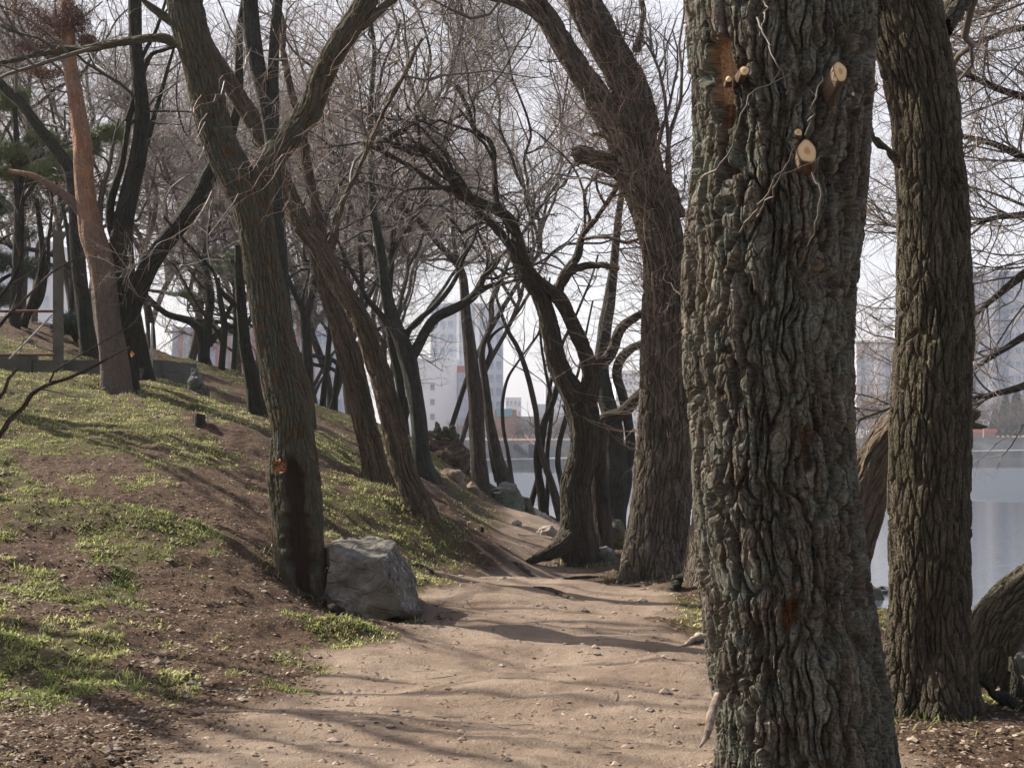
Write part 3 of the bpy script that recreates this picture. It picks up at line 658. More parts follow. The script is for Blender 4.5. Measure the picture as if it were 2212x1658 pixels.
# overhanging riverside tree just outside the frame: its limbs reach in from the right
hero('overhanging_tree', "tree whose low bare limbs reach in from the right over the lake", 13.0, [
    {'p': [(2420, 1330, 130), (2400, 1000, 120), (2360, 600, 110), (2330, 200, 100), (2310, -200, 80)], 'tw': .4, 'ext': 4, 'd': .7},
    {'p': [(2380, 760, 23), (2290, 800, 19), (2212, 833, 15), (2160, 848, 12), (2095, 862, 9), (2040, 872, 5), (1970, 876, 3)], 'tw': .25, 'd': .8},
    {'p': [(2370, 640, 27), (2290, 690, 20), (2215, 725, 18), (2160, 760, 12), (2095, 800, 10), (2000, 850, 7), (1900, 890, 5), (1845, 910, 4)], 'tw': .1},
    {'p': [(2340, 480, 27), (2260, 555, 20), (2200, 600, 18), (2140, 650, 12), (2090, 690, 8), (2000, 740, 5)], 'tw': .1, 'd': 1.3},
    {'p': [(2330, 330, 27), (2230, 345, 19), (2150, 312, 14), (2080, 295, 10), (2000, 290, 5)], 'tw': .1, 'd': 1.2},
    {'p': [(2330, 240, 24), (2212, 210, 18), (2150, 190, 15), (2080, 160, 10), (2030, 170, 5)], 'tw': .1, 'd': 1.2},
    {'p': [(2320, 80, 24), (2212, 60, 16), (2130, 85, 12), (2050, 125, 8)], 'tw': .1, 'd': 1.2},
    {'p': [(2320, -40, 24), (2230, -30, 18), (2140, 20, 12), (2070, 45, 7)], 'tw': .1, 'd': 1.3},
    {'p': [(2340, 420, 24), (2230, 460, 18), (2150, 470, 12), (2085, 490, 8), (1980, 500, 5), (1900, 480, 4)], 'tw': .1, 'd': 1.6}], B['brown'], [(13.0, (.6, 2.2), (.006, .012), (25, 65), .15, .03, .06, 8), (7.5, (.3, 1.0), (.0036, .0056), (30, 70), .18, .02, .1, 5), (8.0, (.12, .45), (.0022, .0032), (30, 65), .2, 0, .1, 3)], sides=30, seed=31, dens=1.0, thick=TWG)

# ---- the big double-limbed tree in the middle right
def shoots_on(root, L3, ks, n, Y, mat, lo=.35, hi=1.1, name='shoots', rng_t=(0, 1), spread=1.0, rad=(.003, .0055), kids=1):
    sets = []
    for k in ks:
        C = resample(L3[k], n=40)[int(40 * rng_t[0]):max(4, int(40 * rng_t[1]))]
        m = int(n / len(ks)); i = rng.integers(0, len(C), m); a = rng.uniform(0, 2 * math.pi, m)
        d = np.stack([np.cos(a), np.sin(a) * .8 - .15, rng.normal(.15, .6, m)], 1); d = norm(d)
        P = np.zeros((m, 7, 3)); P[:, 0] = C[i, :3] + d * C[i, 3:4] * .95; le = rng.uniform(lo, hi, m)
        for s_ in range(6):
            d = norm(d + rng.normal(size=(m, 3)) * .2 + np.array([0, 0, .10 * spread])); P[:, s_ + 1] = P[:, s_] + d * (le / 6)[:, None]
        R = rng.uniform(*rad, m)[:, None] * np.linspace(1, .4, 7)[None]
        sets.append((P, R))
        q = grow(P, R, 6.0 * kids, (.08, .35), (.0018, .0026), (25, 60), .18, .02, .15, 3)
        sets.append(q)
    mb = MB()
    for P, R in sets: mb.tubes(P, R, 4 if R.max() > .003 else 3)
    return mb.build(name, mat, root, True, np.array(root.location))
r3, L3_, _ = hero('twin_limbed_tree', "big furrowed trunk forking into two dark limbs, wrapped in fine shoots, beside the path", 17.0, [
    {'p': [(1418, 1215, 148), (1422, 1140, 130), (1430, 1050, 126), (1438, 950, 122), (1438, 820, 108), (1436, 700, 100), (1436, 600, 92), (1426, 500, 92), (1394, 410, 92), (1368, 320, 100), (1355, 240, 112)], 'sides': 220, 'step': .014, 'tw': 1},
    {'p': [(1370, 330, 60), (1325, 265, 55), (1282, 199, 50), (1250, 150, 46), (1225, 112, 44), (1180, 37, 42), (1154, 0, 42), (1120, -80, 40)], 'ext': 5, 'tw': .15, 'sides': 110, 'step': .02},
    {'p': [(1385, 290, 80), (1372, 215, 76), (1357, 180, 74), (1335, 135, 74), (1308, 94, 72), (1280, 40, 70), (1259, 0, 70), (1225, -80, 66)], 'ext': 5, 'tw': .15, 'sides': 140, 'step': .02},
    {'p': [(1190, 50, 24), (1162, 38, 18), (1130, 14, 16), (1094, -2, 15), (1050, -10, 12)], 'ext': 2, 'tw': .1},
    {'p': [(1372, 400, 40), (1330, 362, 38), (1285, 342, 36), (1250, 330, 32), (1236, 326, 12)], 'tw': 1, 'sides': 60, 'step': .02},
    {'p': [(1470, 470, 26), (1450, 410, 20), (1420, 360, 14), (1380, 330, 10), (1330, 300, 8), (1280, 290, 5)], 'tw': .1, 'd': .7},
    {'p': [(1375, 110, 16), (1390, 40, 10), (1385, -20, 8)], 'tw': .1, 'ext': 1}], B['willow'], 'mid', flare=.30, flh=.3, seed=41, dens=1.7)
shoots_on(r3, L3_, [0], 420, 17, TWR, rng_t=(.52, 1.0), lo=.4, hi=1.3)
shoots_on(r3, L3_, [0], 90, 17, TWR, rng_t=(.3, .55), lo=.3, hi=.9)
shoots_on(r3, L3_, [1, 2, 4], 200, 17, TWR, rng_t=(.1, .7), lo=.3, hi=1.0)

# ---- crooked tree in the centre
hero('crooked_tree', "dark crooked tree with a winding limb arching left over the path, centre", 18.5, [
    {'p': [(1248, 1190, 84), (1246, 1140, 72), (1245, 1090, 64), (1244, 1045, 62), (1256, 1000, 62), (1262, 960, 62), (1260, 910, 66), (1252, 868, 72)], 'sides': 110, 'step': .02, 'tw': 1},
    {'p': [(1252, 1130, 54), (1232, 1160, 50, 18.4), (1205, 1183, 38, 18.2), (1172, 1200, 24, 18.0), (1140, 1214, 9, 17.8)], 'tw': 1, 'sides': 40},
    {'p': [(1256, 890, 54), (1233, 839, 46), (1214, 810, 42), (1203, 783, 40), (1195, 745, 38), (1188, 708, 36), (1180, 675, 34), (1169, 644, 32), (1150, 615, 28), (1128, 585, 24), (1106, 539, 20), (1085, 510, 16), (1045, 469, 12), (1000, 430, 10)], 'tw': .45, 'ext': 1.5},
    {'p': [(1262, 880, 50), (1274, 840, 42), (1274, 794, 36), (1262, 757, 32), (1248, 726, 30), (1232, 690, 28), (1218, 663, 28), (1199, 632, 30), (1180, 622, 26), (1162, 612, 24), (1139, 576, 22), (1124, 544, 22), (1116, 510, 22), (1108, 482, 21), (1075, 454, 20), (1045, 440, 19), (1019, 431, 18), (996, 410, 18), (975, 384, 18), (955, 356, 18), (938, 334, 17), (914, 322, 16), (880, 319, 14), (852, 318, 11), (838, 305, 8)], 'tw': .35, 'd': 1.1, 'gn': .3, 'ext': 1.2},
    {'p': [(1072, 456, 14), (1073, 430, 13), (1069, 400, 12), (1070, 375, 11), (1063, 340, 11), (1060, 311, 10), (1045, 292, 9), (1023, 277, 7)], 'tw': .1, 'ext': .6},
    {'p': [(838, 306, 10), (850, 290, 9), (870, 288, 8), (885, 270, 6), (920, 255, 5)], 'tw': .1},
    {'p': [(1199, 640, 24), (1212, 605, 20), (1225, 584, 18), (1240, 560, 16), (1255, 539, 14), (1262, 500, 12), (1290, 470, 9)], 'tw': .2, 'ext': 1.5},
    {'p': [(1215, 615, 16), (1232, 588, 15), (1262, 575, 14), (1300, 573, 13), (1320, 578, 11), (1338, 580, 9)], 'tw': .2, 'd': .6},
    {'p': [(1270, 830, 34), (1282, 801, 28), (1300, 790, 25), (1315, 779, 24), (1325, 750, 22), (1338, 715, 20), (1355, 695, 17), (1387, 678, 14), (1420, 660, 10)], 'tw': .3, 'ext': 1.5},
    {'p': [(1078, 560, 9), (1060, 585, 11), (1042, 600, 12), (1040, 625, 12)], 'tw': 1}], B['twisted'], 'gnarly', thick=TWD, sides=60, step=.03, flare=.2, seed=51, dens=1.5, lump=.12)
hero('crooked_tree', "paler crooked trunk with a sawn elbow, touching the dark crooked tree", 18.9, [
    {'p': [(1302, 1190, 46), (1297, 1120, 42), (1295, 1026, 40), (1290, 975, 40), (1292, 930, 42), (1304, 912, 36), (1330, 898, 28), (1349, 888, 27), (1375, 860, 24), (1400, 835, 20), (1430, 800, 16)], 'sides': 60, 'step': .02, 'ext': 2, 'tw': .7}], B['brown'], 'few', flare=.1, seed=57, lump=.12)
hero('burl_tree', "grey trunk with a swollen burl near its foot, behind the pale crooked trunk", 21.5, [
    {'p': [(1330, 1110, 42), (1331, 1075, 50), (1332, 1030, 66), (1332, 1005, 62), (1328, 975, 44), (1322, 920, 40), (1312, 870, 38), (1300, 820, 36), (1300, 770, 32), (1306, 710, 28), (1316, 651, 24), (1325, 580, 20), (1335, 480, 14)], 'ext': 3, 'tw': .55},
    {'p': [(1345, 1020, 26), (1362, 985, 22), (1360, 930, 20), (1350, 870, 20), (1332, 805, 20), (1345, 770, 18), (1375, 745, 14), (1400, 735, 10)], 'ext': 1.5, 'tw': .5}], B['grey'], 'mid', thick=TWD, sides=50, flare=.1, seed=61, lump=.15, dens=1.6)

# ---- near left tree with the rotten hollow
def w_near(V):
    px, py = view(V); nz = fbm(V[:, 0] * 11, V[:, 2] * 5, V[:, 1] * 11, s=8, o=3)
    front = V[:, 1] < 12.45
    cx = 630 + (py - 1000) * .105; hw = np.interp(py, [985, 1010, 1060, 1110, 1150, 1200, 1290], [14, 30, 26, 34, 29, 37, 26]) * (1 + .25 * fbm(py / 22., py * 0, s=4, o=2))
    wa = (1 - sstep(.6, 1.15, np.abs(px - cx) / hw + nz * .25)) * sstep(975, 1000, py) * front
    wb = np.exp(-(((px - 602) / 18) ** 4) - ((py - 1006) / 13) ** 4) * front
    wb = sstep(.4, .6, wb * (.8 + nz * 1.1))
    return wa * (1 - wb), wb
r7, L7, _ = hero('hollow_tree', "forked tree with dark rotten hollow and orange splintered wood, left of the path", 12.5, [
    {'p': [(655, 1290, 112), (646, 1200, 102), (642, 1100, 100), (634, 1030, 104), (634, 1000, 100), (632, 940, 90), (624, 860, 98), (608, 800, 94), (590, 720, 84), (577, 640, 80), (566, 560, 76), (558, 500, 78), (545, 430, 86), (540, 400, 84)], 'sides': 300, 'step': .0095, 'tw': 1},
    {'p': [(545, 450, 70), (520, 400, 76), (490, 345, 76), (464, 280, 76), (450, 220, 74), (435, 160, 74), (420, 100, 74), (405, 40, 74), (395, -40, 72), (385, -150, 66)], 'ext': 4, 'tw': .75, 'sides': 200, 'step': .0125},
    {'p': [(553, 470, 60), (562, 415, 56), (582, 360, 54), (608, 315, 50), (640, 282, 50), (672, 238, 48), (686, 205, 46), (698, 160, 46), (722, 115, 45), (750, 70, 44), (785, 15, 42), (815, -50, 38)], 'ext': 4, 'tw': .5, 'sides': 130, 'step': .0125, 'd': .7},
    {'p': [(400, 95, 24), (375, 90, 19), (350, 82, 17), (310, 84, 15), (240, 95, 14), (190, 105, 13), (130, 108, 12), (60, 122, 10), (0, 137, 9), (-60, 150, 7)], 'tw': .12, 'sides': 30, 'step': .02, 'd': 1.2},
    {'p': [(120, 108, 9), (90, 85, 8), (40, 72, 7), (0, 55, 6)], 'tw': .1},
    {'p': [(400, 60, 18), (370, 40, 14), (335, 20, 12), (300, -10, 10)], 'tw': .2, 'ext': 1},
    {'p': [(780, 60, 16), (815, 30, 18), (840, 5, 14), (880, -20, 12)], 'tw': .3, 'ext': 1}], B['near'], 'mid', tw=TWR, flare=.14, flh=.25, seed=71, wounds=w_near, dens=.55, sag=.35)
# fine hanging shoots round the fork
shoots_on(r7, L7, [2], 34, 12.5, TWR, rng_t=(.1, .75), lo=.35, hi=1.0, spread=.2, rad=(.003, .0055))
sp = []
for k in range(26):
    x = rng.uniform(430, 760); y = rng.uniform(60, 420); a = rng.uniform(-.6, .5); l_ = rng.uniform(70, 220)
    sp.append([(x, y, 12.0), (x - l_ * .25 * math.cos(a), y + l_ * .35 + 8, 11.8), (x - l_ * .6 * math.cos(a) - 10, y + l_ * .6, 11.7), (x - l_ * .7, y + l_ * .8 + 10, 11.7)])
mb = MB()
for pts in sp:
    C = resample(np.array([np.append(at(*q), 0) for q in pts]), n=9); C[:, :3] += rng.normal(size=(9, 3)) * .008; R = np.linspace(.0042, .0015, 9); mb.tubes(C[:, :3], R, 4)
    q = grow(C[None, :, :3], R[None], 7.0, (.06, .35), (.0013, .0024), (25, 60), .18, -.03, .1, 4); mb.tubes(q[0], q[1], 3)
mb.build('hanging_shoots', TWR, r7, True, np.array(r7.location))
# splintered wood above the hollow
mb = MB()
for k in range(15):
    p = at(590 + rng.random() * 26, 990 + rng.random() * 28, 12.27); d = norm(np.array([-.3 + rng.normal() * .3, -1, rng.normal() * .4]))
    P = np.stack([p, p + d * .03, p + d * rng.uniform(.045, .09)]); mb.tubes(P, np.array([.012, .008, .001]), 5)
mb.build('splintered_wood', plain("raw_orange_wood", (.20, .09, .04), .8, .7, 40), r7, True, np.array(r7.location))

hero('slender_tree', "smooth grey trunk rising right behind the hollow tree", 15.2, [
    {'p': [(640, 1050, 46), (634, 950, 42), (622, 800, 38), (612, 680, 36), (604, 560, 36), (598, 470, 34), (594, 380, 32), (586, 300, 30), (572, 220, 30), (556, 140, 32), (545, 75, 34), (540, 0, 32), (536, -80, 28)], 'ext': 4, 'tw': .65},
    {'p': [(588, 330, 22), (592, 240, 22), (590, 170, 22), (592, 112, 22), (600, 0, 22), (604, -80, 20)], 'ext': 3, 'tw': .3}], B['grey'], 'mid', sides=44, step=.05, seed=81, dens=.6)
hero('stringy_tree', "left of a pair of leaning trunks with shredded stringy bark on the slope", 18.0, [
    {'p': [(822, 1052, 56), (815, 1035, 50), (806, 990, 48), (796, 945, 50), (785, 900, 50), (775, 854, 50), (762, 805, 48), (750, 760, 48), (736, 715, 46), (726, 685, 44), (712, 645, 40), (704, 610, 38), (695, 570, 34), (686, 510, 28), (680, 440, 20)], 'ext': 3, 'tw': .8, 'sides': 110, 'step': .02}], B['stringy'], 'mid', flare=.2, seed=91, dens=.7, lump=.1)
hero('stringy_tree', "right of two leaning stringy-barked trunks, its limb slanting up left", 17.0, [
    {'p': [(908, 1100, 60), (890, 1060, 52), (869, 1004, 50), (857, 950, 50), (843, 891, 50), (826, 830, 48), (809, 779, 47), (797, 740, 44), (786, 704, 42), (768, 670, 40), (749, 640, 40), (731, 610, 40), (715, 580, 40), (700, 550, 41), (689, 527, 41), (663, 497, 40), (640, 455, 38), (618, 405, 36), (590, 340, 34), (556, 275, 34), (520, 215, 34), (480, 150, 32), (450, 100, 28), (425, 40, 26), (400, -40, 24)], 'ext': 3, 'tw': .75, 'sides': 110, 'step': .02},
    {'p': [(700, 560, 20), (718, 525, 18), (727, 480, 16), (733, 440, 13), (760, 400, 10), (790, 330, 8)], 'tw': .2, 'ext': 1.5},
    {'p': [(500, 180, 22), (470, 120, 18), (430, 90, 16), (380, 60, 12), (330, 20, 9)], 'tw': .2, 'ext': 1.5}], B['stringy'], 'mid', flare=.22, seed=95, dens=.7, lump=.1)
hero('dark_tree', "dark bowed trunk just left of the hollow tree", 20.0, [
    {'p': [(556, 905, 40), (549, 850, 32), (540, 800, 29), (530, 750, 27), (525, 700, 25), (520, 650, 23), (516, 590, 19), (514, 530, 16)], 'ext': 0, 'tw': .9},
    {'p': [(520, 665, 16), (505, 655, 13), (488, 640, 11), (470, 615, 8), (460, 585, 6)], 'tw': .2, 'ext': 1}], B['dark'], 'mid', sides=44, step=.04, flare=.3, seed=99, dens=.5)
# ---- pine and its dark companion
hero('pine_tree', "pine with glowing orange upper bark on the left slope", 20.0, [
    {'p': [(252, 850, 64), (248, 800, 58), (243, 750, 58), (236, 700, 56), (228, 650, 56), (222, 605, 56), (216, 560, 54), (208, 530, 56), (200, 500, 52), (192, 455, 46), (184, 410, 42), (181, 360, 42), (179, 320, 42), (172, 270, 40), (165, 220, 36), (156, 170, 32), (149, 120, 30), (146, 60, 28), (144, -20, 26), (140, -150, 22)], 'tw': 1, 'sides': 70, 'step': .03, 'ext': 2},
    {'p': [(200, 500, 26), (180, 468, 24), (160, 440, 22), (135, 418, 20), (110, 402, 18), (70, 380, 14), (20, 370, 10)], 'tw': 1, 'sides': 30}], B['pine'], None, flare=.15, seed=103)
hero('mossy_tree', "dark moss-edged tree with two tall forks growing against the orange pine", 20.15, [
    {'p': [(276, 852, 50), (272, 800, 44), (266, 740, 44), (262, 690, 44), (256, 640, 40), (252, 590, 40), (256, 545, 42), (262, 500, 42), (272, 450, 40), (284, 400, 38), (296, 350, 38), (304, 300, 34), (307, 250, 32), (304, 200, 30), (297, 140, 28), (293, 90, 28), (291, 0, 28), (290, -100, 24)], 'ext': 4, 'tw': .6, 'sides': 60, 'step': .035},
    {'p': [(272, 720, 44), (285, 660, 42), (305, 610, 40), (330, 562, 40), (360, 520, 40), (390, 480, 40), (415, 445, 38), (440, 402, 36), (460, 365, 32), (480, 330, 28), (500, 280, 24), (515, 220, 20)], 'ext': 3, 'tw': .5, 'sides': 56, 'step': .035},
    {'p': [(262, 560, 22), (238, 480, 20), (240, 430, 18), (262, 360, 14), (275, 280, 12)], 'tw': .3, 'ext': 2},
    {'p': [(275, 262, 16), (320, 130, 10), (350, 110, 8), (400, 95, 6)], 'tw': 1}], B['dark'], 'mid', thick=TWD, flare=.2, seed=107, dens=.75)
hero('slender_tree', "broad dark grey trunk directly behind the orange pine", 22.5, [
    {'p': [(312, 842, 52), (302, 780, 42), (294, 720, 36), (286, 660, 30), (280, 600, 26), (276, 500, 20)], 'ext': 3, 'tw': .7}], B['dark'], 'mid', sides=40, flare=.2, seed=109, dens=.6)
hero('slender_tree', "leaning dark trunk crossing behind the orange pine from upper left", 25.0, [
    {'p': [(190, 745, 36), (178, 640, 32), (168, 560, 32), (165, 470, 32), (160, 410, 32), (152, 370, 30), (120, 320, 24), (80, 270, 22), (40, 215, 20), (0, 180, 18), (-40, 120, 16)], 'ext': 3, 'tw': .45}], B['dark'], 'big', sides=30, flare=.2, seed=113, dens=.8)
# ---- fork tree and the trunks round the knoll
hero('forked_tree', "smooth grey-green tree with one limb sweeping right, by the rocky knoll", 24.0, [
    {'p': [(922, 1035, 50), (912, 1000, 40), (908, 950, 37), (904, 900, 36), (896, 850, 36), (887, 800, 36), (876, 762, 38), (862, 725, 32), (848, 690, 30), (838, 650, 27), (830, 600, 25), (824, 550, 22), (815, 500, 20), (806, 450, 18), (803, 400, 16), (800, 320, 14), (800, 240, 12)], 'ext': 3, 'tw': .5, 'sides': 44},
    {'p': [(884, 775, 30), (903, 747, 24), (918, 718, 22), (938, 690, 21), (965, 674, 21), (992, 662, 20), (1018, 642, 19), (1036, 625, 17), (1042, 605, 15), (1060, 575, 13), (1085, 548, 10), (1110, 530, 8)], 'tw': .35, 'ext': 1.5, 'sides': 24},
    {'p': [(872, 740, 18), (882, 715, 14), (905, 690, 13), (935, 665, 12), (962, 635, 11), (985, 600, 9), (1000, 560, 8)], 'tw': .3, 'ext': 1},
    {'p': [(838, 700, 16), (815, 670, 14), (795, 650, 12), (775, 610, 10), (750, 570, 9), (730, 520, 7)], 'tw': .3, 'ext': 1.5},
    {'p': [(1035, 632, 10), (1060, 618, 8), (1095, 610, 7), (1130, 600, 5)], 'tw': .2, 'd': .5}], B['grey'], 'gnarly', thick=TWD, sides=40, flare=.3, seed=121, dens=1.4, lump=.1)
hero('dark_tree', "thin dark double trunk between the stringy pair and the forked grey-green tree", 26.5, [
    {'p': [(862, 985, 22), (866, 940, 20), (872, 900, 20), (866, 850, 18), (858, 800, 18), (845, 740, 18), (838, 660, 16), (846, 560, 14), (850, 460, 12), (840, 360, 10)], 'ext': 3, 'tw': .4},
    {'p': [(868, 930, 16), (880, 880, 15), (888, 830, 15), (880, 780, 12), (862, 740, 12), (850, 690, 12), (835, 620, 10)], 'ext': 2, 'tw': .4}], B['dark'], 'mid', sides=24, seed=127, dens=.8)
hero('straight_tree', "straight tan-barked trunk at the right edge of the rocky knoll", 27.0, [
    {'p': [(1038, 1040, 36), (1034, 1000, 34), (1030, 930, 32), (1028, 860, 31), (1020, 800, 29), (1014, 740, 26), (1008, 690, 23), (1004, 640, 20), (1001, 600, 18), (985, 565, 17), (960, 540, 15), (930, 505, 13), (900, 472, 12), (870, 450, 10), (840, 440, 8)], 'ext': 2, 'tw': .55, 'sides': 50},
    {'p': [(1004, 640, 12), (990, 570, 10), (980, 520, 9), (975, 440, 8), (960, 350, 7)], 'ext': 2, 'tw': .2}], B['brown'], 'gnarly', thick=TWD, sides=40, flare=.2, seed=131, dens=1.4)
hero('straight_tree', "mossy leaning trunk right behind the tan-barked trunk, above grey rocks", 28.0, [
    {'p': [(1090, 1045, 34), (1078, 1005, 28), (1068, 960, 24), (1058, 910, 22), (1052, 860, 19), (1046, 810, 16), (1040, 770, 15), (1046, 735, 13), (1062, 700, 12), (1062, 650, 11), (1085, 600, 9)], 'ext': 2, 'tw': .45, 'sides': 36},
    {'p': [(1076, 1040, 16), (1064, 990, 13), (1056, 930, 11)], 'tw': 1},
    {'p': [(1044, 800, 9), (1060, 760, 9), (1056, 735, 8), (1080, 710, 6), (1105, 700, 5)], 'tw': .2}], B['brown'], 'thin', sides=30, flare=.2, seed=137, dens=1.5)
SL = [  # slender waterside stems
    ("thin crooked stem standing alone at the water's edge, right of the mossy leaning trunk", 29.5, [(1110, 1068, 10), (1103, 1020, 9), (1096, 970, 8), (1088, 930, 8), (1085, 880, 8), (1090, 840, 7), (1100, 810, 6), (1120, 780, 5), (1145, 745, 4)], B['brown']),
    ("tall slender stem slanting up left from the waterside clump", 29.8, [(1205, 1095, 20), (1190, 1040, 15), (1172, 985, 14), (1162, 940, 13), (1158, 890, 12), (1145, 830, 12), (1130, 780, 11), (1115, 745, 10), (1095, 710, 9), (1078, 660, 7), (1065, 620, 5)], B['brown']),
    ("dark stem leaning right out of the waterside clump", 30.0, [(1172, 1085, 20), (1164, 1030, 17), (1160, 980, 15), (1170, 930, 14), (1185, 890, 14), (1200, 850, 13), (1208, 800, 10), (1212, 750, 8), (1240, 690, 6)], B['dark']),
    ("thin upright stem second from the right in the waterside clump", 30.2, [(1180, 1092, 12), (1184, 1030, 10), (1182, 980, 10), (1188, 930, 9), (1192, 870, 9), (1180, 810, 7), (1170, 750, 6)], B['brown']),
    ("bent stem at the right of the waterside clump", 30.1, [(1216, 1100, 14), (1214, 1050, 12), (1205, 1000, 12), (1210, 950, 11), (1222, 905, 11), (1232, 860, 9), (1250, 800, 6)], B['brown']),
    ("short bowed stem nearest the dark crooked tree in the waterside clump", 29.6, [(1226, 1102, 10), (1226, 1060, 9), (1224, 1025, 9), (1236, 985, 9), (1246, 940, 8), (1255, 890, 6)], B['brown']),
    ("short leaning stem crossing low behind the waterside clump", 30.6, [(1146, 1092, 14), (1158, 1050, 12), (1166, 1010, 12), (1172, 960, 10), (1180, 900, 8)], B['dark'])]
for k, (lb, Y, pts, mt) in enumerate(SL):
    hero('waterside_stem', lb, Y, [{'p': pts, 'ext': 1.5, 'tw': .4, 'sides': 14, 'step': .08}], mt, 'thin', thick=TWG, flare=.1, seed=140 + k, dens=.8, group='slender stems at the water edge', ground=False)
HL = [
    ("slim grey trunk forking into a Y, right behind the hollow tree", 23.0, [(668, 905, 30), (666, 850, 25), (664, 780, 23), (661, 720, 23), (658, 680, 24)], [[(658, 690, 16), (645, 650, 13), (630, 620, 11), (618, 580, 9), (612, 520, 7)], [(660, 690, 18), (670, 650, 16), (680, 600, 15), (684, 550, 12), (700, 480, 10)]], B['grey']),
    ("first of two thin dark trunks on the skyline left of the stringy pair", 30.0, [(697, 885, 14), (700, 840, 12), (706, 790, 12), (712, 720, 11), (716, 640, 9), (722, 540, 7)], [], B['dark']),
    ("second of two thin dark trunks on the skyline, close to the stringy pair", 31.0, [(722, 895, 14), (724, 850, 13), (730, 800, 12), (736, 740, 10), (742, 640, 8)], [], B['dark']),
    ("low spreading tree like a bonsai on the crest beside the slab steps", 31.0, [(443, 850, 28), (443, 800, 25), (440, 760, 25), (444, 735, 24)], [[(440, 745, 20), (428, 710, 17), (405, 692, 16), (375, 684, 14), (350, 672, 13), (330, 652, 10), (318, 640, 8)], [(446, 740, 22), (450, 690, 20), (455, 640, 18), (448, 600, 15), (440, 560, 10), (450, 500, 8)], [(450, 745, 16), (470, 720, 13), (500, 705, 11), (530, 700, 8)]], B['dark']),
    ("thin dark trunk right of the low spreading tree on the crest", 30.0, [(474, 845, 18), (478, 800, 15), (482, 750, 14), (484, 700, 14), (476, 650, 12), (470, 600, 10)], [[(480, 740, 10), (468, 715, 8), (455, 700, 6)], [(484, 690, 10), (500, 660, 9), (520, 620, 7)]], B['dark']),
    ("thick dark stump-like trunk behind the grassy mound, left of the pine", 27.0, [(200, 745, 40), (200, 700, 36), (204, 660, 30), (206, 600, 22), (214, 520, 16)], [], B['brown']),
    ("slanting dark trunk behind the rusty rail at far left", 28.0, [(40, 730, 20), (55, 690, 18), (74, 640, 16), (86, 600, 15), (92, 550, 14), (88, 500, 12), (78, 430, 10)], [[(60, 680, 12), (88, 650, 12), (95, 610, 12), (104, 570, 9)]], B['dark']),
    ("thin trunk between the concrete post and the pine", 29.0, [(150, 745, 12), (152, 690, 11), (156, 640, 10), (160, 560, 9), (164, 480, 7)], [], B['dark'])]
for k, (lb, Y, pts, more, mt) in enumerate(HL):
    hero('hillside_tree', lb, Y, [{'p': pts, 'ext': 2.5 if not more else 0, 'tw': .6 if not more else .95, 'sides': 20, 'step': .08}] + [{'p': q, 'ext': 1.5, 'tw': .15} for q in more], mt, 'gnarly', thick=TWD, sides=20, flare=.2, seed=160 + k, dens=1.0)
# ---- sapling in the left foreground
rs, LS, _ = hero('bare_sapling', "bare thin branch sweeping up from the left edge with one orange leaf at its tip", 9.0, [
    {'p': [(-60, 1010, 16), (0, 938, 12), (22, 905, 11), (50, 880, 10), (70, 850, 10), (100, 832, 9), (150, 815, 8), (200, 792, 7), (240, 770, 5), (280, 750, 3)], 'sides': 14, 'step': .03, 'tw': .15, 'd': .8},
    {'p': [(-40, 870, 10), (0, 862, 9), (20, 815, 7), (40, 795, 4)], 'tw': .3, 'sides': 10, 'd': .8}, {'p': [(105, 830, 5), (120, 800, 4), (160, 775, 3), (210, 745, 3), (290, 700, 2)], 'tw': .3, 'sides': 8},
    {'p': [(-60, 700, 9), (0, 640, 8), (35, 590, 7), (45, 540, 6), (42, 460, 5), (60, 380, 4)], 'tw': .1, 'sides': 8, 'd': 1.2}, {'p': [(-40, 760, 8), (10, 690, 7), (60, 640, 6), (110, 590, 5), (160, 560, 3)], 'tw': .1, 'sides': 8, 'd': 1.0}],
    B['brown'], CROWNS['few'][1:], flare=0, seed=190, dens=.9, ground=False, tw=TWG)
lf = MB(); c = at(284, 757, 8.95); lf.add([c, c + (-.012, .01, -.02), c + (.004, -.01, -.045), c + (.018, .012, -.02), c + (.004, .006, -.02)], None, [(0, 1, 4), (1, 2, 4), (2, 3, 4), (3, 0, 4)])
lf.build('leaf', plain("orange_leaf", (.62, .27, .08), .6, .2), rs, False, np.array(rs.location))

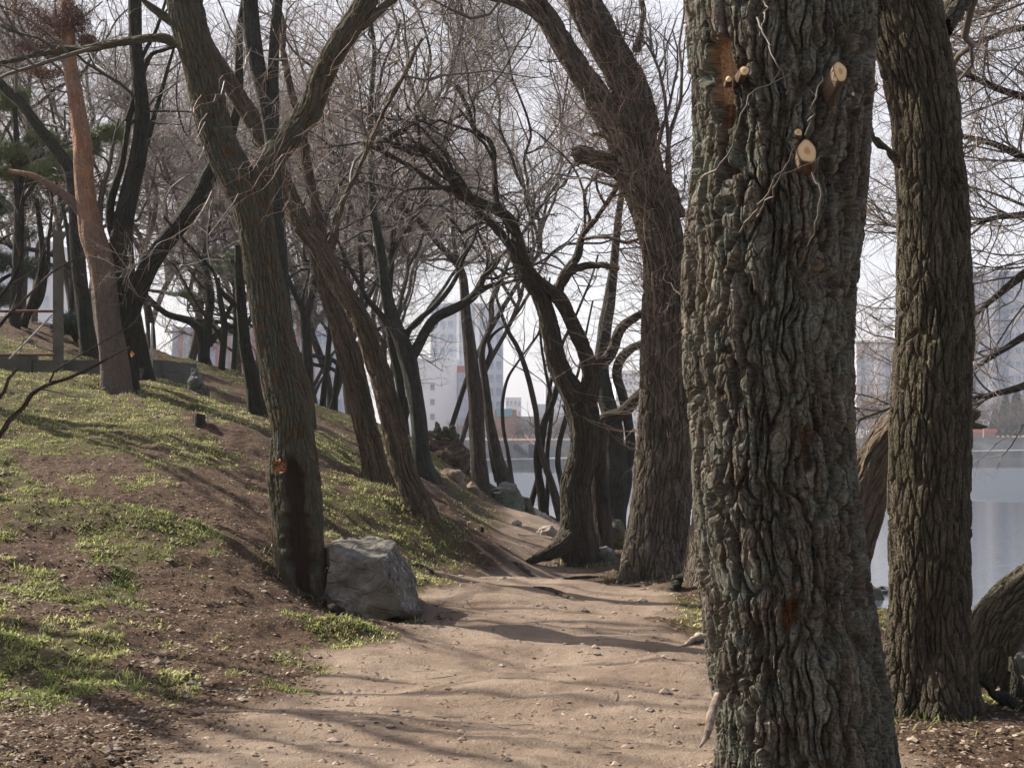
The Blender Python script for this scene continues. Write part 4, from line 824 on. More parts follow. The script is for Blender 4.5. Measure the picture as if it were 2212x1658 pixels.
# ------------------------------------------------------------------ background trees: a few grown kinds, each copied
def proto(seed, H, r0, spread, lean, mat, levels, name='background_tree', thick=TWG, tw=TW, fk=None, gn=.30):
    global rng
    keep = rng; rng = np.random.default_rng(seed)
    limbs = []; d = norm(np.array([lean, rng.normal() * .1, 1.0])); p = np.array([0, 0, -.3]); C = [np.append(p, r0 * 1.25)]
    fork = (fk or rng.uniform(.22, .36)) * H; n = 6
    for i in range(n):
        d = norm(d + rng.normal(size=3) * .09); p = p + d * fork / n; C.append(np.append(p, r0 * (1 - .25 * i / n)))
    limbs.append(np.array(C)); k = rng.integers(4, 7); a0 = rng.uniform(0, 6)
    for j in range(k):
        a = a0 + j * 2 * math.pi / k + rng.normal() * .3; dd = norm(np.array([math.cos(a) * spread, math.sin(a) * spread, 1.0]) + d * .5)
        q = C[-1][:3] - d * rng.uniform(0, .35) * fork * .4; L_ = []; le = H * rng.uniform(.55, .8); rr = r0 * rng.uniform(.38, .52); m = 13
        for i in range(m):
            L_.append(np.append(q, rr * (1 - i / m) + .012)); dd = norm(dd + rng.normal(size=3) * gn + np.array([0, 0, .04])); q = q + dd * le / m
        limbs.append(np.array(L_))
    mb = MB(); P = []
    for i, C in enumerate(limbs):
        V, f, A, CR = trunk_mesh(C, 14 if i == 0 else 9, .22, .25 if i == 0 else 0, .4, .07, seed + i); mb.add(V, f, None, A)
        if i: P.append(resample(CR[int(.12 * len(CR)):], n=14))
    P = np.array(P); sets = crown(P[:, :, :3], P[:, :, 3], levels)
    root = empty(name, (0, 0, 0)); mb.build('trunk', mat, root); crown_obj(sets, tw, root, (0, 0, 0), thick)
    rng = keep
    return root
def copy_thing(root, loc, rz, s, name=None):
    r = root.copy(); COL.objects.link(r); r.location = [float(c) for c in loc]; r.rotation_euler = (0, 0, rz); r.scale = (s, s, s)
    for ch in root.children:
        c = ch.copy(); COL.objects.link(c); c.parent = r
        for g in ch.children:
            e = g.copy(); COL.objects.link(e); e.parent = c
    return r
LV = [(1.9, (1.4, 3.2), (.016, .032), (35, 70), .26, .06, .12, 8), (3.4, (.7, 1.8), (.008, .014), (35, 75), .3, .04, .12, 6),
      (5.4, (.35, 1.0), (.0042, .0065), (35, 75), .3, .02, .1, 4), (8.0, (.18, .55), (.0026, .0038), (30, 70), .28, 0, .1, 2)]
PR = [proto(201, 11, .11, 1.1, .15, B['brown'], LV), proto(202, 13, .12, .8, -.1, B['brown'], LV), proto(203, 9.5, .10, 1.3, .25, B['grey'], LV), proto(204, 12, .10, 1.0, -.25, B['brown'], LV), proto(205, 13, .065, .8, .12, B['brown'], LV, fk=.5),
      proto(206, 9, .13, .35, .1, B['brown'], [(.6, (1.2, 2.8), (.02, .035), (25, 50), .10, .06, .12, 8), (.9, (.6, 1.5), (.008, .014), (35, 75), .15, .04, .12, 6)], gn=.1)]
used = [False] * 6
def bgtree(k, loc, rz, s, label, group):
    if not used[k]:
        used[k] = True; o = PR[k]; o.location = [float(c) for c in loc]; o.rotation_euler = (0, 0, rz); o.scale = (s, s, s)
    else: o = copy_thing(PR[k], loc, rz, s)
    tag(o, label, 'tree', group); return o
BG = []
for (px, Y, k, s) in [(-60, 29, 2, .95), (40, 36, 0, 1.1), (150, 40, 3, 1.1), (235, 37, 2, 1.1), (330, 41, 0, 1.15), (400, 47, 1, 1.2), (470, 40, 2, 1.15), (545, 44, 3, 1.15), (600, 38, 2, 1.0),
                      (655, 46, 0, 1.2), (715, 41, 3, 1.1), (765, 48, 1, 1.2), (815, 39, 2, 1.05), (845, 47, 0, 1.2), (90, 55, 1, 1.3), (290, 58, 3, 1.4), (510, 60, 0, 1.4), (620, 64, 1, 1.5), (740, 60, 2, 1.5), (-20, 48, 0, 1.3),
                      (830, 33, 4, .95), (890, 37, 4, 1.1), (930, 34, 4, 1.0), (950, 41, 4, 1.2), (780, 34, 4, 1.0), (700, 33, 4, 1.0), (-150, 34, 0, 1.0)]:
    q = gz(px, 0, Y, .05); BG.append((q, k, s, rng.uniform(0, 6.28)))
for q, k, s, rz in BG:
    bgtree(k, q, rz, s, "bare grey-brown tree in the tangled thicket behind the grassy hill", "bare trees of the hillside thicket")
# trees on the slope beyond the left edge of the picture: they throw the long shadows over slope and path
for i, (x, y, k, s) in enumerate([(-7.0, 14.6, 5, .85), (-7.6, 11.2, 5, 1.0), (-6.6, 8.4, 5, .9), (-6.6, 6.2, 5, .9), (-7.0, 4.2, 3, .75), (-9.6, 18.4, 5, .9)]):
    o = bgtree(k, (x, y, terrain(x, y) - .05), i * 1.3, s, "bare tree standing on the slope just beyond the left edge", "trees beyond the left edge")

for i, (x, y, k, s) in enumerate([(-5, -5, 1, .9), (2.5, -7, 3, 1.0), (6.0, -2.5, 0, .9), (-9, -1, 2, 1.0), (0, -12, 1, 1.1), (7.5, -9, 0, 1.0), (-8, -10, 3, 1.1), (3.5, -4.5, 2, 1.2), (-2.5, -8.5, 0, 1.3), (9.5, -5, 2, 1.2), (4.5, -10, 1, 1.2), (7.5, .5, 3, .9), (-12, -4, 1, 1.1)]):  # added out of view to block low sky light on the near trunks
    bgtree(k, (x, y, terrain(x, y) - .05), i * 2.1, s, "unseen bare tree added behind the viewpoint to cut sky light", "unseen trees added behind the viewpoint")

# ------------------------------------------------------------------ evergreens
def needles(name, blobs, mat, parent, org, n, ln=.12, wd=.006):
    P = []; 
    for (c, r) in blobs:
        m = int(n * (r[0] * r[1] * r[2]) ** (1 / 3.)); cl = rng.normal(size=(m, 3)); cl = norm(cl) * (rng.random((m, 1)) ** .4) * np.array(r)
        cl += np.asarray(c); P.append(cl)
    P = np.concatenate(P); keep = fbm(P[:, 0] * 1.6, P[:, 1] * 1.6, P[:, 2] * 3, s=5, o=2) > -.12; P = P[keep]
    m = len(P); k = 9
    d = norm(rng.normal(size=(m, k, 3)) + np.array([0, 0, .5])); s = norm(np.cross(d, rng.normal(size=(m, k, 3)))) * wd
    a = P[:, None] + rng.normal(size=(m, k, 3)) * .03; b = a + d * ln * rng.uniform(.6, 1.2, (m, k, 1))
    V = np.stack([a - s, a + s, b], 2).reshape(-1, 3); f = np.arange(len(V)).reshape(-1, 3)
    me = mesh(name, V - np.asarray(org), [f], [mat], False, {"bc": ('FLOAT_VECTOR', V)})
    return obj(name, me, parent)
NG = twigmat("pine_needles", (.090, .120, .040), (.210, .230, .085)); NB = twigmat("dark_needles", (.030, .055, .036), (.075, .110, .065)); NR = twigmat("withered_needles", (.10, .045, .03), (.22, .12, .08))
def pine(px, Y, base_py, blobs_px, label, mat, n, tw=B['dark'], r=.12, name='pine_tree', cat='pine'):
    b = at(px, base_py, Y); b[2] = terrain(b[0], b[1]); root = empty(name, b); tag(root, label, cat)
    bl = [(at(x, y, Y + dz), (rx / F * Y, ry / F * Y * 1.1, ry / F * Y)) for x, y, rx, ry, dz in blobs_px]
    top = max(q[0][2] for q in bl); mb = MB(); C = resample(np.array([[b[0], b[1], b[2] - .3, r], [b[0] + .1, b[1], (b[2] + top) / 2, r * .8], [b[0], b[1], top + .2, .03]]), n=20)
    mb.tubes(C[:, :3], C[:, 3], 12)
    for c, rr in bl:
        s0 = C[int(np.clip(np.interp(c[2] - .5, C[:, 2], np.arange(20)), 0, 19))]; cc = resample(np.array([[*s0[:3], s0[3] * .5], [*((s0[:3] + c) / 2 + (0, 0, .1)), s0[3] * .35], [*c, .012]]), n=10); mb.tubes(cc[:, :3], cc[:, 3], 8)
    mb.build('trunk', tw, root, True, b); needles('crown', bl, mat, root, b, n); return root
pine(30, 27.5, 745, [(10, 330, 60, 22, 0), (70, 345, 55, 26, .5), (110, 370, 50, 20, -.3), (35, 375, 60, 18, .2), (90, 300, 40, 16, .3), (140, 345, 30, 20, 0), (195, 310, 25, 30, .5), (240, 290, 30, 18, .3), (0, 260, 40, 30, .5), (20, 210, 45, 25, 0)], "green-needled pine at far left behind the orange pine", NG, 2200)
pine(-40, 30, 745, [(0, 560, 50, 30, 0), (40, 500, 50, 26, 0), (10, 440, 60, 30, 0), (70, 580, 40, 20, 0), (60, 440, 50, 20, .4), (10, 640, 40, 24, 0)], "dark conifer behind the slanting trunk at far left", NB, 1500)
pine(500, 34, 838, [(470, 575, 45, 20, 0), (430, 590, 36, 12, .3), (505, 560, 32, 16, 0), (390, 640, 40, 10, 0), (520, 600, 30, 12, 0)], "thin-crowned pine showing pale green above the low spreading tree", NG, 1300, r=.07)
# juniper bush and withered pine sprays
b = gz(165, 720, 28); jb = empty('juniper_bush', b); tag(jb, "low dark juniper bush on the mound between concrete post and pine", 'bush')
mb = MB(); mb.tubes(*grow(np.array([[b, b + (0, 0, .1), b + (0, 0, .3)]]), np.array([[.04, .03, .02]]), 60, (.4, .9), (.01, .02), (50, 80), .2, .1, 0, 4), 5); mb.build('stem', B['dark'], jb, True, b)
needles('foliage', [(at(150, 695, 28), (.28, .3, .16)), (at(180, 700, 28), (.2, .3, .15)), (at(140, 710, 28), (.25, .3, .12))], NB, jb, b, 1500, .10)
pr = [o for o in S.objects if o.name == 'pine_tree'][0]
o = needles('crown', [(at(*q[:2], 20), (q[2] / F * 20, q[2] / F * 22, q[3] / F * 20)) for q in [(120, 60, 60, 26), (60, 20, 50, 20), (170, 40, 50, 30), (110, 110, 34, 14), (190, 90, 20, 14), (60, 100, 30, 10), (160, -40, 90, 50), (90, 158, 40, 9), (160, 10, 60, 30)]], NR, pr, np.array(pr.location), 1100, .05, .006)

# ------------------------------------------------------------------ rocks
from mathutils import noise as _mn
def rock(name, label, hull, mat, loc, detail=5, rough=.03, seed=0, group=None, cat='rock', chamf=.0):
    """convex set of points, subdivided and roughened"""
    import bmesh
    bm = bmesh.new()
    for p in hull: bm.verts.new(p)
    r = bmesh.ops.convex_hull(bm, input=bm.verts)
    junk = [g for g in r['geom_interior'] + r['geom_unused'] if isinstance(g, bmesh.types.BMVert)]
    if junk: bmesh.ops.delete(bm, geom=list(set(junk)), context='VERTS')
    bmesh.ops.triangulate(bm, faces=bm.faces)
    for k in range(detail):
        Lm = np.mean([e.calc_length() for e in bm.edges])
        bmesh.ops.subdivide_edges(bm, edges=[e for e in bm.edges if e.calc_length() > Lm * .7], cuts=1, use_grid_fill=False)
        bmesh.ops.triangulate(bm, faces=bm.faces)
        if len(bm.verts) > 9000: break
        if k == 2: bmesh.ops.smooth_vert(bm, verts=bm.verts, factor=.22, use_axis_x=True, use_axis_y=True, use_axis_z=True)
    bm.normal_update(); V = np.array([v.co for v in bm.verts]); Nn = np.array([v.normal for v in bm.verts])
    s = np.ptp(V, axis=0).max()
    q = V / s
    dsp = (fbm(q[:, 0] * 3 + seed, q[:, 1] * 3, q[:, 2] * 5, s=seed, o=5, g=.55)) * rough * 1.6 - np.abs(vnoise(q[:, 0] * 2.4 + seed, q[:, 1] * 2.4, q[:, 2] * 4.5, s=seed + 3)) ** .5 * rough * .8
    V = V + Nn * (dsp * s)[:, None]
    for v, c in zip(bm.verts, V): v.co = c
    me = bpy.data.meshes.new(name); bm.to_mesh(me); bm.free(); me.materials.append(mat)
    me.polygons.foreach_set('use_smooth', np.ones(len(me.polygons), bool))
    o = obj(name, me, None, loc); tag(o, label, cat, group); return o
RK = rockmat("boulder_stone", (.115, .103, .084), (.31, .285, .24), (.13, .10, .06), .35, True)
RG = rockmat("grey_stone", (.15, .145, .13), (.28, .27, .245), (.08, .09, .05), .5)
RD = rockmat("mossy_stone", (.09, .08, .06), (.18, .155, .12), (.085, .090, .040), .5)
RP = rockmat("pale_stone", (.24, .20, .16), (.42, .36, .29), (.14, .12, .07), .2)
RR = rockmat("reddish_stone", (.20, .135, .10), (.33, .235, .18), (.10, .09, .05), .3)
org = at(800, 1330, 12.4)
pts = [(822, 1205, 12.1), (790, 1212, 12.1), (755, 1212, 12.15), (712, 1181, 12.3), (744, 1151, 12.95), (805, 1149, 12.95), (836, 1154, 12.8), (863, 1168, 12.75), (881, 1195, 12.75),
       (876, 1335, 11.98), (800, 1345, 12.0), (740, 1335, 12.1), (690, 1310, 12.25), (920, 1335, 12.35), (915, 1315, 12.9), (705, 1250, 13.2), (690, 1175, 12.6), (850, 1260, 13.4)]
rock('boulder', "large flat-topped boulder with paint scrawls on its right face, leaning by the hollow tree", [at(*p) - org for p in pts], RK, org, 6, .026, 3, cat='boulder')
def blob(px, py, Y, w, h, d=None, seed=0, flat=.5, lean=0.0):
    r = np.random.default_rng(seed); W = w / F * Y / 2; H = h / F * Y; D = (d or w) / F * Y / 2; pts = []
    for k in range(22):
        v = norm(r.normal(size=3)); v[2] = abs(v[2]); v *= r.uniform(.82, 1.05); pts.append((v[0] * W + v[2] * lean * W, v[1] * D, v[2] * H * 1.05))
    for k in range(8):
        a = k * .785; pts.append((math.cos(a) * W, math.sin(a) * D, -.15 - H * .15))
    c = at(px, py, Y); return pts, c
for (px, py, Y, w, h, sd, mt, lb, ln, gr) in [
    (1325, 1166, 19.8, 74, 66, 5, RD, "dark mossy rounded rock between crooked tree and twin-limbed trunk", 0, None),
    (1308, 1186, 18.6, 60, 24, 6, RG, "flat rock at the right foot of the crooked tree", 0, None),
    (1390, 1200, 17.6, 26, 22, 7, RR, "small reddish stone left of the twin-limbed trunk's foot", 0, None),
    (1168, 1106, 28.0, 46, 24, 8, RP, "pale stone at the shore end of the path, left one of the two", 0, None),
    (1208, 1112, 27.5, 60, 22, 9, RP, "flatter pale stone at the shore end of the path, right one of the two", 0, None),
    (1137, 1092, 28.5, 40, 30, 10, RD, "small dark mossy rock beside the thin crooked stem", 0, None),
    (1180, 1140, 22.5, 54, 24, 11, RP, "broken stone at the right edge of the narrow path", 0, None),
    (1116, 1128, 23.5, 28, 11, 12, RP, "small low stone in the middle of the narrow path", 0, None),
    (1088, 1076, 27.3, 92, 48, 13, RG, "big grey rock with yellow-green moss below the mossy leaning trunk", 0, None),
    (975, 1035, 25.2, 74, 24, 14, RR, "long reddish stone lying across the slope, uppermost", 0, None),
    (1018, 1048, 25.6, 50, 24, 15, RR, "reddish stone touching the tan-barked trunk", 0, None),
    (1022, 1082, 26.0, 40, 20, 16, RR, "reddish stone lowest of those on the slope", .2, None),
    (435, 858, 23.2, 40, 30, 17, RD, "dark lower block of the upright stone on the crest", .3, None),
    (425, 838, 23.3, 38, 48, 18, RG, "upright grey stone with yellow lichen on the crest", -.2, None),
    (1890, 1312, 14.5, 74, 26, 19, RP, "pale flat stone by the water between the two big right trunks", 0, None),
    (2210, 1455, 10.2, 120, 104, 20, RG, "speckled grey boulder behind the leaning trunk at the right edge", 0, None),
    (190, 1102, 13.2, 46, 12, 21, RP, "small pale flat stone on the left slope ledge", 0, None),
    (500, 1318, 11, 10, 8, 23, RP, "tiny pale stone near the hollow tree", 0, None)]:
    pts, c = blob(px, py, Y, w, h, seed=sd, lean=ln); c[2] = min(c[2], terrain(c[0], c[1]) + .02 + (.18 if sd == 18 else 0))
    rock('rock', lb, pts, mt, c, 5, .035, sd)
# rocky knoll
pts, c = blob(960, 1005, 28.0, 130, 92, 150, seed=33); c[2] = at(0, 1010, 28)[2]
KN = rockmat("earthy_rock", (.070, .048, .032), (.170, .118, .080), (.085, .070, .035), .15)
rock('rocky_knoll', "earth-covered rock knoll dropping off steeply beside the tan-barked trunk", pts, KN, c, 6, .04, 33, cat='rock outcrop')
for i, (px, py, w, h) in enumerate([(946, 926, 20, 17), (962, 927, 16, 9), (977, 928, 18, 12)]):
    pts, c = blob(px, py, 27.8, w, h, seed=40 + i)
    rock('rock', ["pointed mossy stone on top of the rocky knoll", "low middle stone on top of the rocky knoll", "right mossy stone on top of the rocky knoll"][i], pts, RD, c, 4, .04, 40 + i)
# mossy rock and tyre at the waterline
pts, c = blob(1880, 1282, 45, 60, 40, 60, seed=50); c[2] = WZ - .1; rock('rock', "mossy rock at the waterline, just right of the massive stubbed trunk", pts, RD, c, 5, .04, 50)
th = np.linspace(0, 2 * math.pi, 33)
mb = MB(); c = at(1909, 1279, 46.5); c[2] = WZ + .10; ringp = np.stack([c[0] + np.cos(th) * .15, c[1] + np.sin(th) * .19, c[2] + np.sin(th) * .05], 1); mb.tubes(ringp, np.full(33, .06), 12)
tag(mb.build('tyre', plain("black_rubber", (.05, .05, .055), .7, .3)), "small dark ring like an old tyre lying at the waterline", 'tyre')

# ------------------------------------------------------------------ stumps, roots, sticks
RT = B['brown']
def stump(px, py, Y, r, h, label, name='stump'):
    b = gz(px, py, Y); root = empty(name, b); tag(root, label, 'stump')
    V, f, A, C = trunk_mesh(np.array([[b[0], b[1], b[2] - .2, r * 1.15], [b[0], b[1], b[2] + h * .5, r], [b[0] + .01, b[1], b[2] + h, r * .97]]), 40, .02, .3, .08, .1, 5)
    mb = MB(); mb.add(V, f, None, A); mb.build('trunk', B['brown'], root, True, b)
    rim = V.reshape(-1, 40, 3)[-1]; cc = rim.mean(0) + (0, 0, .004); m2 = MB(); m2.add(np.concatenate([rim, cc[None]]), None, [(i, (i + 1) % 40, 40) for i in range(40)], np.concatenate([np.stack([np.cos(np.arange(40) * .157), np.sin(np.arange(40) * .157), np.zeros(40)], 1), np.zeros((1, 3))]))
    m2.build('sawn_face', plain("weathered_wood", (.24, .17, .12), .85, .3, 20), root, False, b)
stump(430, 912, 18, .065, .13, "small sawn stump on the grassy left slope")
stump(1040, 1150, 18.6, .03, .08, "tiny stump near the foot of the spur above the path")
def stick(pts, label, name='root', mat=RT, r=None, cat='root', group=None, off=.0):
    P = []
    for q in pts:
        g = gz(q[0], q[1], q[2]); P.append([g[0], g[1], g[2] + q[4] * 1.0 if len(q) > 4 else g[2], q[3]])
    C = resample(np.array(P), n=26); C[:, 2] += off; mb = MB(); C[:, :2] += np.stack([fbm(np.arange(26) * .5, np.full(26, pts[0][0] * .7 + k), s=k) * C[:, 3] * .7 for k in range(2)], 1); mb.tubes(C[:, :3], C[:, 3] * (1 + .2 * fbm(np.arange(26) * .9, np.zeros(26), s=3)), 10)
    o = mb.build(name, mat); tag(o, label, cat, group); return o
stick([(1155, 1282, 13.9, .012), (1185, 1283, 13.8, .022, .01), (1215, 1290, 13.6, .026, .012), (1245, 1298, 13.4, .016, .004), (1262, 1302, 13.3, .006)], "ridged root surfacing in the middle of the path")
stick([(1430, 1255, 15.0, .01), (1395, 1262, 14.8, .024, .01), (1350, 1262, 14.8, .02, .01), (1310, 1268, 14.6, .008)], "dark root crossing the path edge below the twin-limbed trunk")
stick([(1100, 1210, 17.1, .05, -.01), (1130, 1218, 16.9, .045, .0), (1160, 1225, 16.6, .02, -.01)], "thick root end poking from the tip of the grassy spur")
stick([(1200, 1218, 17.3, .02), (1240, 1214, 17.5, .025, .01), (1290, 1212, 17.6, .02, .01), (1340, 1216, 17.4, .012)], "long thin root lying across the path before the crooked tree")
stick([(1470, 1262, 14.2, .055, .10), (1458, 1275, 14.1, .04, .03), (1448, 1288, 13.9, .02, -.01)], "short buttress root left of the trunk behind the massive one", mat=B['dark'])
stick([(1530, 1365, 11.2, .04, .06), (1505, 1368, 11.1, .03, .03), (1485, 1378, 10.9, .014, .01), (1465, 1385, 10.8, .006)], "pale bare root knuckle on the path edge left of the massive trunk", mat=plain("bare_root_wood", (.30, .24, .18), .8, .3, 30))
stick([(745, 1335, 12.1, .03, .02), (720, 1325, 12.1, .035, .04), (700, 1305, 12.3, .04, .05)], "gnarled root between the boulder and the hollow tree")
stick([(880, 1265, 14.4, .012), (905, 1262, 14.5, .03, .02), (935, 1268, 14.3, .02, .01)], "dark root just right of the boulder")
b = gz(2205, 1560, 8.3); sr = empty('root_wad', b); tag(sr, "dark gnarled root mass at the bottom right edge", 'root')
mb = MB()
for k in range(9):
    a = rng.uniform(0, 6.28); d = norm(np.array([math.cos(a), math.sin(a) * .6, rng.uniform(-.1, .9)])); P = [b + rng.normal(size=3) * .03]
    for i in range(6): d = norm(d + rng.normal(size=3) * .4); P.append(P[-1] + d * .06)
    C = resample(np.concatenate([np.array(P), np.linspace(.055, .01, 7)[:, None]], 1), n=18); mb.tubes(C[:, :3], C[:, 3] * (1 + .3 * rng.random(18)), 10)
mb.build('root', B['dark'], sr, True, b)

# ------------------------------------------------------------------ concrete wall, post with rusty rails, slab steps
CN = plain("old_concrete", (.10, .10, .085), .9, .3, 3, bump=.01); CN2 = plain("post_concrete", (.13, .12, .10), .9, .35, 4, bump=.01); RU = plain("rusty_pipe", (.14, .065, .045), .8, .4, 20)
def wallseg(pxa, pxb, pya, pyb, h, Y, name, label, mat=CN, w=.25, cat='wall'):
    a = at(pxa, pya, Y); b_ = at(pxb, pyb, Y - .2); c = (a + b_) / 2; ln = np.linalg.norm((b_ - a)[:2]); H = h / F * Y + .5
    n = max(2, int(ln / 1.2)); r = empty(name, (c[0], c[1], c[2] - H / 2)); tag(r, label, cat)
    for k in range(n):
        t = (k + .5) / n; q = a + (b_ - a) * t; mb = MB(); mb.box(q - np.array([0, 0, H / 2]) + (0, 0, .006 * (k % 2)), (ln / n - .015, w, H), math.atan2(b_[1] - a[1], b_[0] - a[0]))
        mb.build('slab', mat, r, False, np.array(r.location))
    return r
wallseg(-90, 245, 764, 784, 34, 21.8, 'retaining_wall', "low stained concrete wall on the crest at far left")
wallseg(285, 318, 786, 800, 28, 22.6, 'retaining_wall', "short concrete end block right of the pine, below the pale pole")
wallseg(320, 410, 776, 788, 10, 26.5, 'slab_steps', "upper concrete slab step between pine and upright stone", CN, .6, 'step')
wallseg(325, 420, 800, 812, 12, 25.0, 'slab_steps', "lower concrete slab step between pine and upright stone", CN, .7, 'step')
b = gz(126, 790, 21.4); fr = empty('post_fence', b); tag(fr, "square concrete post with rusty rails and a wire stay, far left", 'fence')
mb = MB(); tp = at(126, 500, 21.4); mb.box((b[0], b[1], (b[2] - .3 + tp[2]) / 2), (.155, .15, tp[2] - b[2] + .3), .3); mb.build('post', CN2, fr, False, b)
for ya, yb in ((672, 672), (766, 766)):
    mb = MB(); mb.tubes(np.array([at(-90, ya, 21.3), at(30, ya, 21.3), at(118, yb, 21.3)]), np.full(3, .022), 8); mb.build('rail', RU, fr, True, b)
mb = MB(); mb.tubes(np.array([at(113, 680, 21.3), at(60, 735, 21.1), at(20, 775, 21.0)]), np.full(3, .014), 6); mb.build('stay', plain("grey_wire", (.35, .34, .33), .6), fr, True, b)
b = gz(327, 790, 24); mb = MB(); mb.tubes(np.array([b - (0, 0, .2), at(328, 745, 24), at(327, 698, 24)]), np.full(3, .02), 10, True)
tag(mb.build('metal_pole', plain("pale_metal", (.42, .43, .44), .5, .1, metal=.3)), "thin pale metal pole right of the orange pine", 'pole')

# ------------------------------------------------------------------ grass tufts, leaf litter
def cards(P, Nn, size, asp, tilt, mat, name, extra):
    m = len(P); a = rng.uniform(0, 2 * math.pi, m); d = np.stack([np.cos(a), np.sin(a), np.zeros(m)], 1)
    up = norm(np.stack([rng.normal(size=m) * .35, rng.normal(size=m) * .35, np.full(m, 1.0)], 1)); tl = rng.uniform(*tilt, m)[:, None]
    axis = norm(d * np.cos(tl) + up * np.sin(tl)); side = norm(np.cross(axis, np.array([0, 0, 1.0]) + rng.normal(size=(m, 3)) * .3)); s = rng.uniform(*size, m)[:, None]; wd = s * asp
    V = np.stack([P - side * wd * .35, P + side * wd * .35, P + axis * s * .55 + side * wd * .5, P + axis * s, P + axis * s * .55 - side * wd * .5], 1)
    V[:, 3, 2] -= s[:, 0] * .12
    i = np.arange(m)[:, None] * 5; f4 = i + np.array([[0, 1, 2, 4]]); f3 = i + np.array([[4, 2, 3]])
    me = mesh(name, V.reshape(-1, 3), [f4, f3], [mat], False, {"tone": ('FLOAT', np.repeat(extra, 5))})
    return tag(obj(name, me), kind='stuff')
def leafmat(name, stops):
    m, t, b, o = M(name); a = N(t, "ShaderNodeAttribute", attribute_name="tone").outputs['Fac']
    c = ramp(t, a, stops); t.links.new(c, b.inputs['Base Color']); b.inputs['Roughness'].default_value = .6
    tr = N(t, "ShaderNodeBsdfTranslucent", {0: c}); mxn = N(t, "ShaderNodeMixShader", {0: .35, 1: b.outputs[0], 2: tr.outputs[0]}); t.links.new(mxn.outputs[0], o.inputs[0]); return m
def scatter(n, y0, y1, maskf, sl, sr, p=1.6):
    Y = y0 * (y1 / y0) ** rng.random(n); X = (sl + (sr - sl) * rng.random(n)) * (Y + .6); k = rng.random(n) < maskf(X, Y); X, Y = X[k], Y[k]
    return np.stack([X, Y, terrain(X, Y) - .002], 1)
P = scatter(760000, 6.2, 32, lambda x, y: grassmask(x, y) ** 1.5 * (fbm(x * 9, y * 9, s=88, o=2) > -.12), -.40, .40)
tone = np.clip(.5 + .35 * fbm(P[:, 0] * 1.3, P[:, 1] * 1.3, s=91, o=3) + rng.normal(size=len(P)) * .2, 0, 1)
cards(P, None, (.014, .046), .24, (.2, 1.3), leafmat("grass_blade", [(0, (.09, .125, .035)), (.3, (.21, .25, .075)), (.6, (.42, .46, .14)), (.85, (.58, .54, .24)), (1, (.68, .60, .40))]), 'grass', tone)
P = scatter(60000, 6.2, 26, lambda x, y: grassmask(x, y) ** 1.5 * (fbm(x * 4, y * 4, s=89, o=2) > .15), -.40, .40)
tone = np.clip(.45 + rng.normal(size=len(P)) * .25, 0, 1)
cards(P, None, (.04, .085), .09, (.7, 1.4), bpy.data.materials["grass_blade"], 'grass', tone)
P = scatter(150000, 5.5, 30, lambda x, y: (1 - .95 * pathmask(x, y)) * (.35 + .65 * (fbm(x * 3, y * 3, s=97, o=3) > 0)) * (shore_d(x, y) < 0), -.42, .42)
P[:, 2] += .004; tone = rng.random(len(P))
cards(P, None, (.012, .038), .5, (-.1, .5), leafmat("dry_litter", [(0, (.035, .022, .014)), (.4, (.11, .068, .042)), (.7, (.25, .18, .12)), (1, (.60, .50, .39))]), 'leaf_litter', tone)
SK = [(1.25, 6.2, .40, 1), (2.42, 8.2, .30, 1), (-1.83, 12.5, .24, .8), (1.75, 17.0, .48, 1), (.86, 18.5, .26, 1), (-1.15, 12.5, .50, .9), (-1.6, 18.0, .17, 1), (-1.1, 17.0, .17, 1), (-5.55, 20, .22, 1.2), (3.1, 9.4, .16, 1)]
for nm_, n_, ml, szz, asp_, tl_ in (("leaf_litter", 900, "dry_litter", (.015, .045), .5, (-.1, .6)), ("grass", 260, "grass_blade", (.03, .09), .12, (.6, 1.4))):
    Q_ = []
    for cx, cy, rr_, q_ in SK:
        k = int(n_ * q_); a = rng.uniform(0, 6.283, k); d_ = rr_ + rng.gamma(1.3, .09, k); m_ = fbm(np.cos(a) * 2 + cx, np.sin(a) * 2 + cy, s=151, o=2) > (-.2 if nm_ == "leaf_litter" else .1)
        x, y = cx + np.cos(a[m_]) * d_[m_], cy + np.sin(a[m_]) * d_[m_]; Q_.append(np.stack([x, y, terrain(x, y) + .004], 1))
    Q_ = np.concatenate(Q_); cards(Q_, None, szz, asp_, tl_, bpy.data.materials[ml], nm_, rng.random(len(Q_)) * .8)
# twigs lying about, one mass
m = 600; P0 = scatter(m * 2, 5.6, 22, lambda x, y: .5 + 0 * x, -.40, .40); m = len(P0); a = rng.uniform(0, 6.28, m); le = rng.uniform(.04, .18, m); Pt = np.zeros((m, 4, 3))
for k in range(4):
    x = P0[:, 0] + np.cos(a) * le * (k / 3 - .5) + rng.normal(size=m) * .008; y = P0[:, 1] + np.sin(a) * le * (k / 3 - .5) + rng.normal(size=m) * .008; Pt[:, k] = np.stack([x, y, terrain(x, y) + .004], 1)
mb = MB(); mb.tubes(Pt, rng.uniform(.0008, .0026, (m, 1)) * np.array([[1, .9, .7, .4]]), 4); tag(mb.build('fallen_twigs', TWG), kind='stuff')

